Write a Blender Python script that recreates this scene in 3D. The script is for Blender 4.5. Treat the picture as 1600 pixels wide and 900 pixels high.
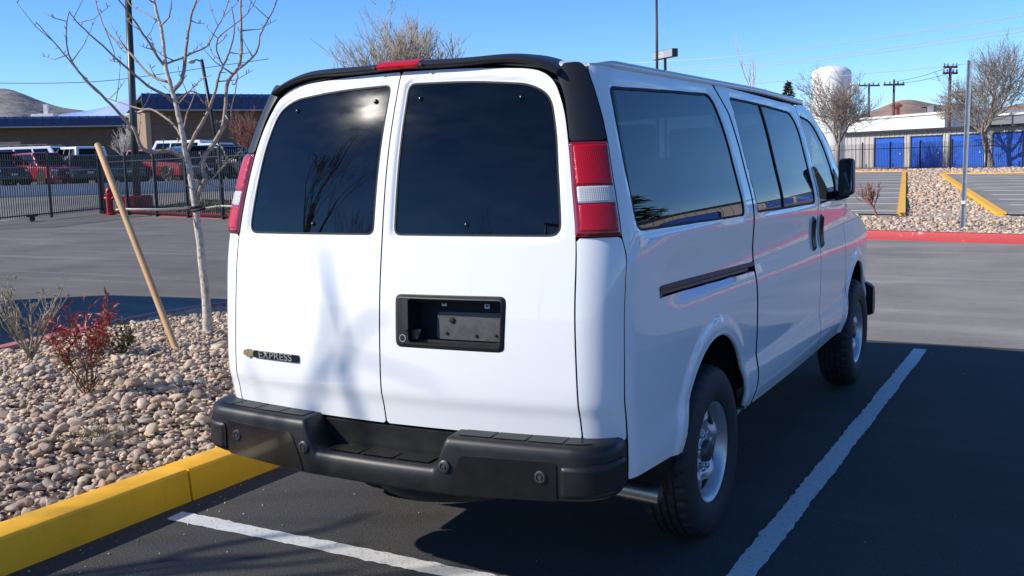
import bpy, bmesh, math, random
import numpy as np
from mathutils import Vector, Matrix
random.seed(7); RNG = np.random.default_rng(11)
for o in list(bpy.data.objects): bpy.data.objects.remove(o)
SC = bpy.context.scene; COL = SC.collection
# ---------------------------------------------------------------- camera
CAM = np.array([2.290, -2.918, 1.690]); YAW, PIT, ROL, FPX = -0.505, -0.121, -0.0268, 1601.0
_F = np.array([math.sin(YAW)*math.cos(PIT), math.cos(YAW)*math.cos(PIT), math.sin(PIT)])
_R0 = np.array([math.cos(YAW), -math.sin(YAW), 0.0]); _U0 = np.cross(_R0, _F)
_R = math.cos(ROL)*_R0 + math.sin(ROL)*_U0; _U = -math.sin(ROL)*_R0 + math.cos(ROL)*_U0
cd = bpy.data.cameras.new('camera'); cam = bpy.data.objects.new('camera', cd); COL.objects.link(cam)
cd.sensor_width = 36; cd.lens = FPX/1600*36; cd.clip_start = .05; cd.clip_end = 20000
M = Matrix([[_R[i], _U[i], -_F[i], CAM[i]] for i in range(3)] + [[0, 0, 0, 1]]); cam.matrix_world = M
SC.camera = cam
# ---------------------------------------------------------------- sky and sun
SUN = np.array([-.637, -.545, .545]); SUN /= np.linalg.norm(SUN)          # direction towards the sun
ELEV = math.asin(SUN[2])
W = bpy.data.worlds.new('World'); SC.world = W; W.use_nodes = True
nt = W.node_tree; sky = nt.nodes.new('ShaderNodeTexSky'); sky.sky_type = 'NISHITA'; sky.sun_disc = False
sky.sun_elevation = ELEV; sky.sun_rotation = math.atan2(SUN[0], SUN[1]); sky.altitude = 1800; sky.air_density = 1.0; sky.dust_density = 0.0; sky.ozone_density = 6.0
bg = nt.nodes['Background']; bg.inputs['Strength'].default_value = .122
hs = nt.nodes.new('ShaderNodeHueSaturation'); hs.inputs['Saturation'].default_value = 1.10; hs.inputs['Value'].default_value = 1.16
tn = nt.nodes.new('ShaderNodeMixRGB'); tn.blend_type = 'MULTIPLY'; tn.inputs[0].default_value = 1; tn.inputs[2].default_value = (.92, .96, 1.06, 1)
nt.links.new(sky.outputs[0], tn.inputs[1]); nt.links.new(tn.outputs[0], hs.inputs['Color']); nt.links.new(hs.outputs[0], bg.inputs[0])
sd = bpy.data.lights.new('sun', 'SUN'); sd.energy = 4.7; sd.angle = math.radians(.53); sd.color = (1, .93, .82)
so = bpy.data.objects.new('sun', sd); COL.objects.link(so); so.rotation_euler = Vector(-SUN).to_track_quat('-Z', 'Y').to_euler(); so.location = (-20, -20, 30)
SC.view_settings.view_transform = 'Standard'; SC.view_settings.look = 'None'; SC.view_settings.gamma = 1; SC.view_settings.exposure = 0.40
SC.view_settings.use_curve_mapping = False
# ---------------------------------------------------------------- pixel helpers
def ray(x, y): return _F + _R*(x-800)/FPX - _U*(y-450)/FPX
def G(x, y, z=0.0): d = ray(x, y); return CAM + d*(z-CAM[2])/d[2]
def DP(x, y, t): return CAM + ray(x, y)*t
# ---------------------------------------------------------------- materials
MATS = {}
def mat(name, col, rough=.6, metal=0., spec=.5, coat=0., var=0., vscale=20., bump=0., bscale=80., bdist=.01, col2=None, mix=None, emit=None, coordinate='Object', alpha=None):
    if name in MATS: return MATS[name]
    m = bpy.data.materials.new(name); m.use_nodes = True; t = m.node_tree; b = t.nodes['Principled BSDF']
    b.inputs['Base Color'].default_value = (*col, 1); b.inputs['Roughness'].default_value = rough; b.inputs['Metallic'].default_value = metal
    b.inputs['Specular IOR Level'].default_value = spec; b.inputs['Coat Weight'].default_value = coat; b.inputs['Coat Roughness'].default_value = .03
    tc = t.nodes.new('ShaderNodeTexCoord')
    if var or col2:
        n = t.nodes.new('ShaderNodeTexNoise'); n.inputs['Scale'].default_value = vscale; n.inputs['Detail'].default_value = 6; n.inputs['Roughness'].default_value = .65
        t.links.new(tc.outputs[coordinate], n.inputs['Vector'])
        r = t.nodes.new('ShaderNodeValToRGB'); lo, hi = mix or (.3, .7)
        r.color_ramp.elements[0].position = lo; r.color_ramp.elements[1].position = hi
        c2 = col2 or tuple(c*(1+var) for c in col); c1 = col if col2 else tuple(c*(1-var) for c in col)
        r.color_ramp.elements[0].color = (*c1, 1); r.color_ramp.elements[1].color = (*c2, 1)
        t.links.new(n.outputs['Fac'], r.inputs[0]); t.links.new(r.outputs[0], b.inputs['Base Color'])
    if bump:
        n2 = t.nodes.new('ShaderNodeTexNoise'); n2.inputs['Scale'].default_value = bscale; n2.inputs['Detail'].default_value = 5
        t.links.new(tc.outputs[coordinate], n2.inputs['Vector'])
        bp = t.nodes.new('ShaderNodeBump'); bp.inputs['Strength'].default_value = bump; bp.inputs['Distance'].default_value = bdist
        t.links.new(n2.outputs['Fac'], bp.inputs['Height']); t.links.new(bp.outputs[0], b.inputs['Normal'])
    MATS[name] = m; return m
def glass_mat(name, tint, rough=.0, ior=1.5, dust=0.):
    if name in MATS: return MATS[name]
    m = bpy.data.materials.new(name); m.use_nodes = True; t = m.node_tree; t.nodes.remove(t.nodes['Principled BSDF'])
    fr = t.nodes.new('ShaderNodeFresnel'); fr.inputs['IOR'].default_value = ior
    tr = t.nodes.new('ShaderNodeBsdfTransparent'); tr.inputs[0].default_value = (*tint, 1)
    gl = t.nodes.new('ShaderNodeBsdfGlossy'); gl.inputs['Roughness'].default_value = rough
    mx = t.nodes.new('ShaderNodeMixShader'); t.links.new(fr.outputs[0], mx.inputs[0]); t.links.new(tr.outputs[0], mx.inputs[1]); t.links.new(gl.outputs[0], mx.inputs[2])
    if dust:       # thin film of road dust: faint scatter and a soft halo round highlights
        tc = t.nodes.new('ShaderNodeTexCoord'); nz = t.nodes.new('ShaderNodeTexNoise'); nz.inputs['Scale'].default_value = 6; nz.inputs['Detail'].default_value = 6; mp = t.nodes.new('ShaderNodeMapping'); mp.inputs['Scale'].default_value = (1, 1, 3.5); t.links.new(tc.outputs['Object'], mp.inputs[0]); t.links.new(mp.outputs[0], nz.inputs['Vector'])
        mr = t.nodes.new('ShaderNodeMapRange'); mr.inputs['From Min'].default_value = .35; mr.inputs['From Max'].default_value = .75; mr.inputs['To Min'].default_value = dust*.35; mr.inputs['To Max'].default_value = dust*1.6; t.links.new(nz.outputs['Fac'], mr.inputs['Value'])
        df = t.nodes.new('ShaderNodeBsdfDiffuse'); df.inputs[0].default_value = (.5, .5, .5, 1); g2 = t.nodes.new('ShaderNodeBsdfGlossy'); g2.inputs['Roughness'].default_value = .16; g2.inputs[0].default_value = (.6, .6, .6, 1); ms = t.nodes.new('ShaderNodeMixShader'); ms.inputs[0].default_value = .35; t.links.new(df.outputs[0], ms.inputs[1]); t.links.new(g2.outputs[0], ms.inputs[2])
        m2 = t.nodes.new('ShaderNodeMixShader'); t.links.new(mr.outputs[0], m2.inputs[0]); t.links.new(mx.outputs[0], m2.inputs[1]); t.links.new(ms.outputs[0], m2.inputs[2]); mx = m2
    t.links.new(mx.outputs[0], t.nodes['Material Output'].inputs[0]); MATS[name] = m; return m
# ---------------------------------------------------------------- mesh helpers
def link(o, parent=None):
    COL.objects.link(o)
    if parent is not None: o.parent = parent
    return o
def tag(o, label=None, cat=None, group=None, kind=None):
    if label: o['label'] = label
    if cat: o['category'] = cat
    if group: o['group'] = group
    if kind: o['kind'] = kind
    return o
def empty(name, loc=(0, 0, 0), rz=0.0):
    o = bpy.data.objects.new(name, None); o.empty_display_size = .2; COL.objects.link(o); o.location = [float(c) for c in loc]; o.rotation_euler = (0, 0, rz); return o
def nobj(name, V, Fc, m, parent=None, smooth=False):
    me = bpy.data.meshes.new(name); me.from_pydata([tuple(map(float, v)) for v in V], [], [tuple(map(int, f)) for f in Fc]); me.update()
    if m is not None: me.materials.append(m)
    if smooth: me.polygons.foreach_set('use_smooth', [True]*len(me.polygons))
    return link(bpy.data.objects.new(name, me), parent)
def sharp(o, ang=35):
    o.data.polygons.foreach_set('use_smooth', [True]*len(o.data.polygons)); bm = bmesh.new(); bm.from_mesh(o.data)
    for e in bm.edges: e.smooth = not (len(e.link_faces) != 2 or e.calc_face_angle(0) > math.radians(ang))
    bm.to_mesh(o.data); bm.free(); return o
def bev(o, w=.01, seg=2, ang=30):
    md = o.modifiers.new('bevel', 'BEVEL'); md.width = w; md.segments = seg; md.limit_method = 'ANGLE'; md.angle_limit = math.radians(ang); md.harden_normals = False
    o.data.polygons.foreach_set('use_smooth', [True]*len(o.data.polygons))
    w2 = o.modifiers.new('wn', 'WEIGHTED_NORMAL'); w2.keep_sharp = False; return o
class MB:
    def __init__(s): s.v = []; s.f = []
    def add(s, V, Fc):
        k = len(s.v); s.v += [tuple(map(float, p)) for p in V]; s.f += [tuple(i+k for i in f) for f in Fc]; return s
    def box(s, c, d, rz=0., R=None):
        x, y, z = (d[0]/2, d[1]/2, d[2]/2); P = np.array([(i*x, j*y, k*z) for k in (-1, 1) for j in (-1, 1) for i in (-1, 1)])
        if rz: cc, ss = math.cos(rz), math.sin(rz); P = P @ np.array([[cc, ss, 0], [-ss, cc, 0], [0, 0, 1]])
        if R is not None: P = P @ np.array(R).T
        return s.add(P+np.array(c), [(0, 2, 3, 1), (4, 5, 7, 6), (0, 1, 5, 4), (2, 6, 7, 3), (0, 4, 6, 2), (1, 3, 7, 5)])
    def tube(s, pts, rads, n=6, cap=True):
        pts = [np.array(p, float) for p in pts]; rads = rads if hasattr(rads, '__len__') else [rads]*len(pts)
        V = []; T = None; a = None
        for i, p in enumerate(pts):
            t = pts[min(i+1, len(pts)-1)]-pts[max(i-1, 0)]; t = t/(np.linalg.norm(t)+1e-9)
            if a is None:
                u = np.array([0, 0, 1.]) if abs(t[2]) < .9 else np.array([1., 0, 0]); a = np.cross(t, u)
            else: a = a-t*(a@t)
            a = a/(np.linalg.norm(a)+1e-9); b = np.cross(t, a)
            for k in range(n): th = 2*math.pi*k/n; V.append(p+rads[i]*(math.cos(th)*a+math.sin(th)*b))
        Fc = [(i*n+k, i*n+(k+1) % n, (i+1)*n+(k+1) % n, (i+1)*n+k) for i in range(len(pts)-1) for k in range(n)]
        if cap: Fc += [tuple(range(n))[::-1], tuple((len(pts)-1)*n+k for k in range(n))]
        return s.add(V, Fc)
    def lathe(s, prof, n=32, c=(0, 0, 0), axis='z', cap=True):
        V = []
        for r, h in prof:
            for k in range(n):
                th = 2*math.pi*k/n; p = (r*math.cos(th), r*math.sin(th), h)
                if axis == 'x': p = (h, r*math.cos(th), r*math.sin(th))
                if axis == 'y': p = (r*math.sin(th), h, r*math.cos(th))
                V.append((p[0]+c[0], p[1]+c[1], p[2]+c[2]))
        m = len(prof); Fc = [(i*n+k, i*n+(k+1) % n, (i+1)*n+(k+1) % n, (i+1)*n+k) for i in range(m-1) for k in range(n)]
        if cap: Fc += [tuple(range(n))[::-1], tuple((m-1)*n+k for k in range(n))]
        return s.add(V, Fc)
    def prism(s, poly, a, b, plane='xz'):
        n = len(poly)
        def P(u, w, h): return {'xz': (u, h, w), 'yz': (h, u, w), 'xy': (u, w, h)}[plane]
        V = [P(u, w, a) for u, w in poly]+[P(u, w, b) for u, w in poly]
        return s.add(V, [tuple(range(n))[::-1], tuple(range(n, 2*n))]+[(i, (i+1) % n, n+(i+1) % n, n+i) for i in range(n)])
    def loft(s, rings, closed=True, cap=True):
        n = len(rings[0]); V = [p for r in rings for p in r]
        Fc = [(i*n+k, i*n+(k+1) % n, (i+1)*n+(k+1) % n, (i+1)*n+k) for i in range(len(rings)-1) for k in range(n if closed else n-1)]
        if cap: Fc += [tuple(range(n))[::-1], tuple((len(rings)-1)*n+k for k in range(n))]
        return s.add(V, Fc)
    def build(s, name, m, parent=None, smooth=False, sh=None, fix=True):
        o = nobj(name, s.v, s.f, m, parent, smooth)
        if fix and len(s.f) < 60000:
            bm = bmesh.new(); bm.from_mesh(o.data); bmesh.ops.recalc_face_normals(bm, faces=bm.faces); bm.to_mesh(o.data); bm.free()
        if sh: sharp(o, sh)
        return o
def text_mesh(name, txt, size, m, parent, loc, rot, depth=.002, sx=1.0, align='CENTER'):
    c = bpy.data.curves.new(name, 'FONT'); c.body = txt; c.size = size; c.extrude = depth; c.align_x = align; c.align_y = 'CENTER'
    t = bpy.data.objects.new(name+'_tmp', c); COL.objects.link(t); bpy.context.view_layer.update()
    me = bpy.data.meshes.new_from_object(t.evaluated_get(bpy.context.evaluated_depsgraph_get())); bpy.data.objects.remove(t)
    me.materials.clear(); me.materials.append(m); o = link(bpy.data.objects.new(name, me), parent); o.location = loc; o.rotation_euler = rot; o.scale = (sx, 1, 1); return o
def copy_tree(o, parent=None):
    c = o.copy(); COL.objects.link(c)
    if parent is not None: c.parent = parent
    for ch in list(o.children): copy_tree(ch, c)
    return c
# ---------------------------------------------------------------- clipped surface panels
def rpoly(pts, r=.0, n=5):
    out = []; N = len(pts)
    for i, p in enumerate(pts):
        rr = p[2] if len(p) > 2 else r; p = np.array(p[:2], float); a = np.array(pts[i-1][:2], float)-p; b = np.array(pts[(i+1) % N][:2], float)-p
        la, lb = np.linalg.norm(a), np.linalg.norm(b)
        if rr <= 0: out.append(p); continue
        k = min(rr, la*.49, lb*.49); A = p+a/la*k; Bq = p+b/lb*k
        for j in range(n+1):
            t = j/n; out.append((1-t)**2*A+2*t*(1-t)*p+t*t*Bq)
    return np.array(out)
def psdf(poly):
    poly = np.array(poly, float)
    def d(a, b):
        a = np.asarray(a, float); b = np.asarray(b, float); best = np.full(a.shape, 1e18); ins = np.zeros(a.shape, bool); N = len(poly)
        for i in range(N):
            p = poly[i]; q = poly[(i+1) % N]; e = q-p; wx = a-p[0]; wy = b-p[1]; t = np.clip((wx*e[0]+wy*e[1])/(e@e+1e-18), 0, 1)
            dx = wx-e[0]*t; dy = wy-e[1]*t; best = np.minimum(best, dx*dx+dy*dy)
            c1 = (p[1] <= b) != (q[1] <= b)
            with np.errstate(divide='ignore', invalid='ignore'): xi = p[0]+(b-p[1])*e[0]/(e[1] if abs(e[1]) > 1e-12 else 1e-12)
            ins ^= c1 & (a < xi)
        return np.where(ins, -1, 1)*np.sqrt(best)
    return d
def panel(name, fn, sdf, rng, cell, m, parent=None, off=0., depth=.012, mirror=False, disp=None, flip=False, rim=None):
    a0, a1, b0, b1 = rng; na = max(2, int(round((a1-a0)/cell))); nb = max(2, int(round((b1-b0)/cell)))
    A, Bb = np.meshgrid(np.linspace(a0, a1, na+1), np.linspace(b0, b1, nb+1), indexing='ij'); D = sdf(A, Bb)
    ab = []; idx = {}
    def vid(key, a, b):
        if key not in idx: idx[key] = len(ab); ab.append((a, b))
        return idx[key]
    faces = []
    act = (np.minimum.reduce([D[:-1, :-1], D[1:, :-1], D[:-1, 1:], D[1:, 1:]]) < 0)
    for i, j in zip(*np.nonzero(act)):
        cs = [(i, j), (i+1, j), (i+1, j+1), (i, j+1)]; pl = []
        for k in range(4):
            p = cs[k]; q = cs[(k+1) % 4]; dp = D[p]; dq = D[q]
            if dp < 0: pl.append(vid(p, A[p], Bb[p]))
            if (dp < 0) != (dq < 0):
                t = dp/(dp-dq); t = min(max(t, .02), .98); kk = (min(p, q), max(p, q)); pl.append(vid(kk, A[p]+(A[q]-A[p])*t, Bb[p]+(Bb[q]-Bb[p])*t))
        if len(pl) >= 3: faces.append(pl)
    ab = np.array(ab); a, b = ab[:, 0], ab[:, 1]
    def pos(a, b):
        P = fn(a, b); e = 1e-3; n = np.cross(fn(a+e, b)-fn(a-e, b), fn(a, b+e)-fn(a, b-e)); n /= np.linalg.norm(n, axis=-1, keepdims=True)
        if flip: n = -n
        o = off
        if disp is not None: o = off+disp(a, b)
        return P+n*(np.asarray(o)[..., None] if np.ndim(o) else o), n
    P, N0 = pos(a, b)
    if disp is not None:
        e = 1e-3; N = np.cross(pos(a+e, b)[0]-pos(a-e, b)[0], pos(a, b+e)[0]-pos(a, b-e)[0]); N /= np.linalg.norm(N, axis=-1, keepdims=True)
        if flip: N = -N
    else: N = N0
    V = list(P); Fc = [list(f) for f in faces]; n0 = len(V); nf = len(Fc)
    if flip: Fc = [f[::-1] for f in Fc]
    if depth:
        ec = {}
        for f in Fc:
            for k in range(len(f)): e = (f[k], f[(k+1) % len(f)]); ec[e] = 1
        mp = {}
        def rv(i):
            if i not in mp: mp[i] = len(V); V.append(P[i]); V.append(P[i]-N0[i]*depth)
            return mp[i]
        for (p, q) in list(ec):
            if (q, p) not in ec: r1, r2 = rv(p), rv(q); Fc.append([r2, r1, r1+1, r2+1])
    V = np.array(V); N = np.vstack([N, np.zeros((len(V)-n0, 3))])
    if mirror: V = V*np.array([-1, 1, 1]); N = N*np.array([-1, 1, 1]); Fc = [f[::-1] for f in Fc]
    o = nobj(name, V, Fc, m, parent); me = o.data
    sm = np.zeros(len(me.polygons), bool); sm[:nf] = True; me.polygons.foreach_set('use_smooth', sm)
    pn = np.zeros(len(me.polygons)*3); me.polygons.foreach_get('normal', pn); pn = pn.reshape(-1, 3)
    ln = []
    for pi, f in enumerate(Fc):
        for vi in f: ln.append(tuple(N[vi]) if pi < nf else tuple(pn[pi]))
    if rim is not None:
        me.materials.append(rim); mi = np.zeros(len(me.polygons), np.int32); mi[nf:] = 1; me.polygons.foreach_set('material_index', mi)  # panel edge faces coloured dark so the seams read as shaded gaps
    me.normals_split_custom_set(ln); return o
def spl(xs, ys):
    xs = np.array(xs, float); ys = np.array(ys, float); n = len(xs); h = np.diff(xs); A = np.zeros((n, n)); r = np.zeros(n); A[0, 0] = A[-1, -1] = 1
    for i in range(1, n-1): A[i, i-1] = h[i-1]; A[i, i] = 2*(h[i-1]+h[i]); A[i, i+1] = h[i]; r[i] = 3*((ys[i+1]-ys[i])/h[i]-(ys[i]-ys[i-1])/h[i-1])
    c = np.linalg.solve(A, r); b = (ys[1:]-ys[:-1])/h-h*(2*c[:-1]+c[1:])/3; d = (c[1:]-c[:-1])/(3*h)
    def f(x):
        x = np.asarray(x, float); i = np.clip(np.searchsorted(xs, x)-1, 0, n-2); t = x-xs[i]; return ys[i]+b[i]*t+c[i]*t*t+d[i]*t**3
    return f
def sst(x): x = np.clip(x, 0, 1); return x*x*(3-2*x)
rubber = mat('black_rubber', (.012, .012, .012), rough=.75)
# ================================================================ ground, lot, kerbs, gravel
def asphalt(name, c1, c2, speck, streak):
    m = bpy.data.materials.new(name); m.use_nodes = True; t = m.node_tree; b = t.nodes['Principled BSDF']; b.inputs['Roughness'].default_value = .88; b.inputs['Specular IOR Level'].default_value = .3
    tc = t.nodes.new('ShaderNodeTexCoord'); L = t.links.new
    def noise(sc, det=5, ro=.6, vec=None):
        n = t.nodes.new('ShaderNodeTexNoise'); n.inputs['Scale'].default_value = sc; n.inputs['Detail'].default_value = det; n.inputs['Roughness'].default_value = ro; L(vec or tc.outputs['Object'], n.inputs['Vector']); return n
    big = noise(.55, 8, .62); r = t.nodes.new('ShaderNodeValToRGB'); r.color_ramp.elements[0].position = .32; r.color_ramp.elements[1].position = .68; r.color_ramp.elements[0].color = (*c1, 1); r.color_ramp.elements[1].color = (*c2, 1); L(big.outputs['Fac'], r.inputs[0])
    fine = noise(130, 3, .7); r2 = t.nodes.new('ShaderNodeValToRGB'); r2.color_ramp.elements[0].position = .35; r2.color_ramp.elements[1].position = .75; r2.color_ramp.elements[0].color = (1-speck, 1-speck, 1-speck, 1); r2.color_ramp.elements[1].color = (1+speck, 1+speck, 1+speck, 1); L(fine.outputs['Fac'], r2.inputs[0])
    mx = t.nodes.new('ShaderNodeMixRGB'); mx.blend_type = 'MULTIPLY'; mx.inputs[0].default_value = 1; L(r.outputs[0], mx.inputs[1]); L(r2.outputs[0], mx.inputs[2])
    mp = t.nodes.new('ShaderNodeMapping'); mp.inputs['Scale'].default_value = (.12, 1.6, 1); mp.inputs['Rotation'].default_value = (0, 0, .45); L(tc.outputs['Object'], mp.inputs[0]); st = noise(1.3, 6, .6, mp.outputs[0])
    r3 = t.nodes.new('ShaderNodeValToRGB'); r3.color_ramp.elements[0].position = .5; r3.color_ramp.elements[1].position = .78; r3.color_ramp.elements[0].color = (0, 0, 0, 1); r3.color_ramp.elements[1].color = (streak, streak, streak, 1); L(st.outputs['Fac'], r3.inputs[0])
    ad = t.nodes.new('ShaderNodeMixRGB'); ad.blend_type = 'ADD'; ad.inputs[0].default_value = 1; L(mx.outputs[0], ad.inputs[1]); L(r3.outputs[0], ad.inputs[2]); L(ad.outputs[0], b.inputs['Base Color'])
    vo = t.nodes.new('ShaderNodeTexVoronoi'); vo.inputs['Scale'].default_value = 95; L(tc.outputs['Object'], vo.inputs['Vector']); rv = t.nodes.new('ShaderNodeValToRGB'); rv.color_ramp.elements[0].position = .10; rv.color_ramp.elements[1].position = .28; rv.color_ramp.elements[0].color = (1, 1, 1, 1); rv.color_ramp.elements[1].color = (0, 0, 0, 1); L(vo.outputs['Distance'], rv.inputs[0])
    vb = t.nodes.new('ShaderNodeTexVoronoi'); vb.inputs['Scale'].default_value = 95; L(tc.outputs['Object'], vb.inputs['Vector']); gt_ = t.nodes.new('ShaderNodeMath'); gt_.operation = 'GREATER_THAN'; gt_.inputs[1].default_value = .72; L(vb.outputs['Color'], gt_.inputs[0]); mm_ = t.nodes.new('ShaderNodeMath'); mm_.operation = 'MULTIPLY'; L(rv.outputs[0], mm_.inputs[0]); L(gt_.outputs[0], mm_.inputs[1])
    ag = t.nodes.new('ShaderNodeMixRGB'); ag.inputs[2].default_value = (c2[0]*2.6, c2[1]*2.5, c2[2]*2.4, 1); L(mm_.outputs[0], ag.inputs[0]); L(ad.outputs[0], ag.inputs[1]); L(ag.outputs[0], b.inputs['Base Color'])
    bp = t.nodes.new('ShaderNodeBump'); bp.inputs['Strength'].default_value = .7; bp.inputs['Distance'].default_value = .010; f2 = noise(90, 4, .7); L(f2.outputs['Fac'], bp.inputs['Height']); L(bp.outputs[0], b.inputs['Normal']); MATS[name] = m; return m
a_dark = asphalt('dark_asphalt', (.052, .050, .048), (.072, .069, .066), .55, .014)
a_old = asphalt('weathered_asphalt', (.180, .168, .150), (.282, .262, .232), .2, .10)
a_mid = asphalt('grey_asphalt', (.110, .102, .091), (.172, .16, .143), .25, .085)
soil = mat('dry_ground', (.22, .17, .12), rough=.95, var=.25, vscale=.05, bump=.3, bscale=3)
KP = np.array([-1.38, 18.45]); KD = np.array([.966, -.258]); KN = np.array([.258, .966])
def kq(x, y): return (np.asarray(x)-KP[0])*KN[0]+(np.asarray(y)-KP[1])*KN[1]
def hz(x, y): return .7*np.clip((kq(x, y)-3)/48, 0, 1.15)
def kp(u, q): p = KP+KD*u+KN*q; return np.array([p[0], p[1], float(hz(p[0], p[1]))])
def RT(px, py):       # pixel on the rising ground beyond the red kerb
    d = ray(px, py); t = 20.
    for _ in range(60):
        p = CAM+d*t; t += (p[2]-float(hz(p[0], p[1])))/(-d[2]+.012)*.5
    return CAM+d*t
def sheet(name, V, m, z=None, kind='structure', parent=None):
    o = nobj(name, [(v[0], v[1], v[2] if z is None else z) for v in V], [tuple(range(len(V)))], m, parent)
    if o.data.polygons[0].normal.z < 0: o.data.flip_normals()
    if kind: o['kind'] = kind
    return o
sheet('ground', [(-5000, -5000), (5000, -5000), (5000, 5000), (-5000, 5000)], soil, -.06)
e1 = kp(-26, .12); e2 = kp(40, .12)
sheet('driveway', [(-75, -45), (45, -45), (e2[0], e2[1]), (e1[0], e1[1]), (-45, 45), (-75, 45)], a_old, -.004)
sheet('side_driveway', [(-75, -45), (-6.2, -45), (-6.2, 9), (-10, 16), (-26, 27), (-75, 50)], a_mid, -.001)
sheet('parking_lot', [(-1.75, -40), (32, -40), (32, 6.55), (-1.75, 6.75)], a_dark, 0.0)
wp = mat('white_line_paint', (.56, .56, .54), rough=.75, col2=(.20, .20, .195), mix=(.55, .70), vscale=55, bump=.4, bscale=120, bdist=.004)
def paint_line(p0, p1, w):
    p0 = np.array(p0, float); p1 = np.array(p1, float); d = p1-p0; L_ = np.linalg.norm(d); d /= L_; nr = np.array([-d[1], d[0]]); n = int(L_/.035); V = []; j = RNG.normal(0, .0032, (n+1, 2)); e_ = RNG.normal(0, .006, (2, 2))
    for k in range(n+1):
        for c, sg in enumerate((-1, 1)): q = p0+d*(L_*k/n+(e_[0][c] if k == 0 else e_[1][c] if k == n else 0))+nr*sg*(w/2+j[k][c]+.003*math.sin(k*.21+c)); V.append((q[0], q[1], .004))
    o = nobj('stall_line', V, [(2*k, 2*k+2, 2*k+3, 2*k+1) for k in range(n)], wp); o['kind'] = 'structure'
    if o.data.polygons[0].normal.z < 0: o.data.flip_normals()
    return o
paint_line((1.14, -6), (1.15, 6.41), .11); paint_line((-1.58, .558), (1.06, .53), .108); paint_line((-1.58, -2.445), (1.06, -2.445), .11)
# yellow kerb
ymat = mat('yellow_kerb_paint', (.88, .45, .012), rough=.5, col2=(.66, .31, .015), mix=(.5, .80), vscale=4.5, bump=.25, bscale=30, bdist=.006)
yk = empty('kerb', (-1.76, 0, 0)); yk['kind'] = 'structure'
def kerb_seg(par, p0, p1, w, h, m, inner, name='kerb_stone', g=.006):
    p0 = np.array(p0[:2], float); p1 = np.array(p1[:2], float); d = p1-p0; L = np.linalg.norm(d); d /= L; nrm = np.array([-d[1], d[0]])*inner; z0 = 0.
    mb = MB(); rings = []
    for t in np.linspace(g, L-g, max(3, int(L/.35))):
        wob = .0035*math.sin(t*5.1+p0[1]*3)+.002*math.sin(t*13)
        rings.append([(*(p0+d*t+nrm*(o)), z) for o, z in ((-.012+wob, -.05), (-.008+wob, .01), (.006+wob, h-.018), (.010+wob, h-.007), (.020, h), (w, h), (w, -.05))])
    mb.loft(rings); o = mb.build(name, m, par, sh=42)
    if par is not None: o.location = -Vector(par.location)
    return o
for y0, y1 in ((-8.3, -5.27), (-5.27, -2.25), (-2.25, .765), (.765, 3.8), (3.8, 6.6)): kerb_seg(yk, (-1.675, y0), (-1.675, y1), .185, .166, ymat, 1)
# gravel island
isl_left = [(-6.05, -8), (-6.15, -3), (-6.22, 0), (-6.35, 2.2), (-6.55, 3.4), (-6.72, 4.4), (-6.78, 5.3), (-6.60, 6.2), (-6.15, 7.0), (-5.4, 7.7), (-4.4, 8.1), (-3.3, 8.1), (-2.4, 7.6), (-1.86, 6.6)]
pk = empty('kerb', (-6.5, 3, 0)); pk['kind'] = 'structure'
pmat = mat('faded_red_kerb_paint', (.42, .13, .12), rough=.7, col2=(.50, .30, .27), mix=(.4, .75), vscale=4, bump=.3, bscale=25)
lf = spl(np.arange(len(isl_left)), [p[0] for p in isl_left]); lg = spl(np.arange(len(isl_left)), [p[1] for p in isl_left]); tt = np.linspace(0, len(isl_left)-1, 60)
LK = [(float(lf(t)), float(lg(t))) for t in tt]
for i in range(0, 59, 6):
    seg = LK[i:i+7]; mb = MB(); rings = []
    for k, p in enumerate(seg):
        a = np.array(seg[max(k-1, 0)]); b = np.array(seg[min(k+1, len(seg)-1)]); d = (b-a)/np.linalg.norm(b-a); nr = np.array([d[1], -d[0]])
        rings.append([(*(np.array(p)+nr*o), z) for o, z in ((-.01, -.05), (.0, .12), (.02, .14), (.15, .14), (.15, -.05))])
    mb.loft(rings); o = mb.build('kerb_stone', pmat, pk, sh=42); o.location = -Vector(pk.location)
island = np.array(LK+[(-1.86, -8.0)]); dIsl = psdf(island)
def bedz(x, y): d = -dIsl(x, y); return .085+.10*sst(d/1.3)+.015*np.sin(np.asarray(x)*2.1+1)*np.sin(np.asarray(y)*1.7)
def BEDF(a, b): a, b = np.broadcast_arrays(np.asarray(a, float), np.asarray(b, float)); return np.stack([a, b, bedz(a, b)], -1)
bed = panel('gravel_bed', BEDF, lambda a, b: dIsl(a, b)+.02, (-7, -1.7, -8.1, 8.3), .15, mat('bed_soil', (.10, .075, .055), rough=.95, var=.3, vscale=20), None, depth=0); bed['kind'] = 'structure'
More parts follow.
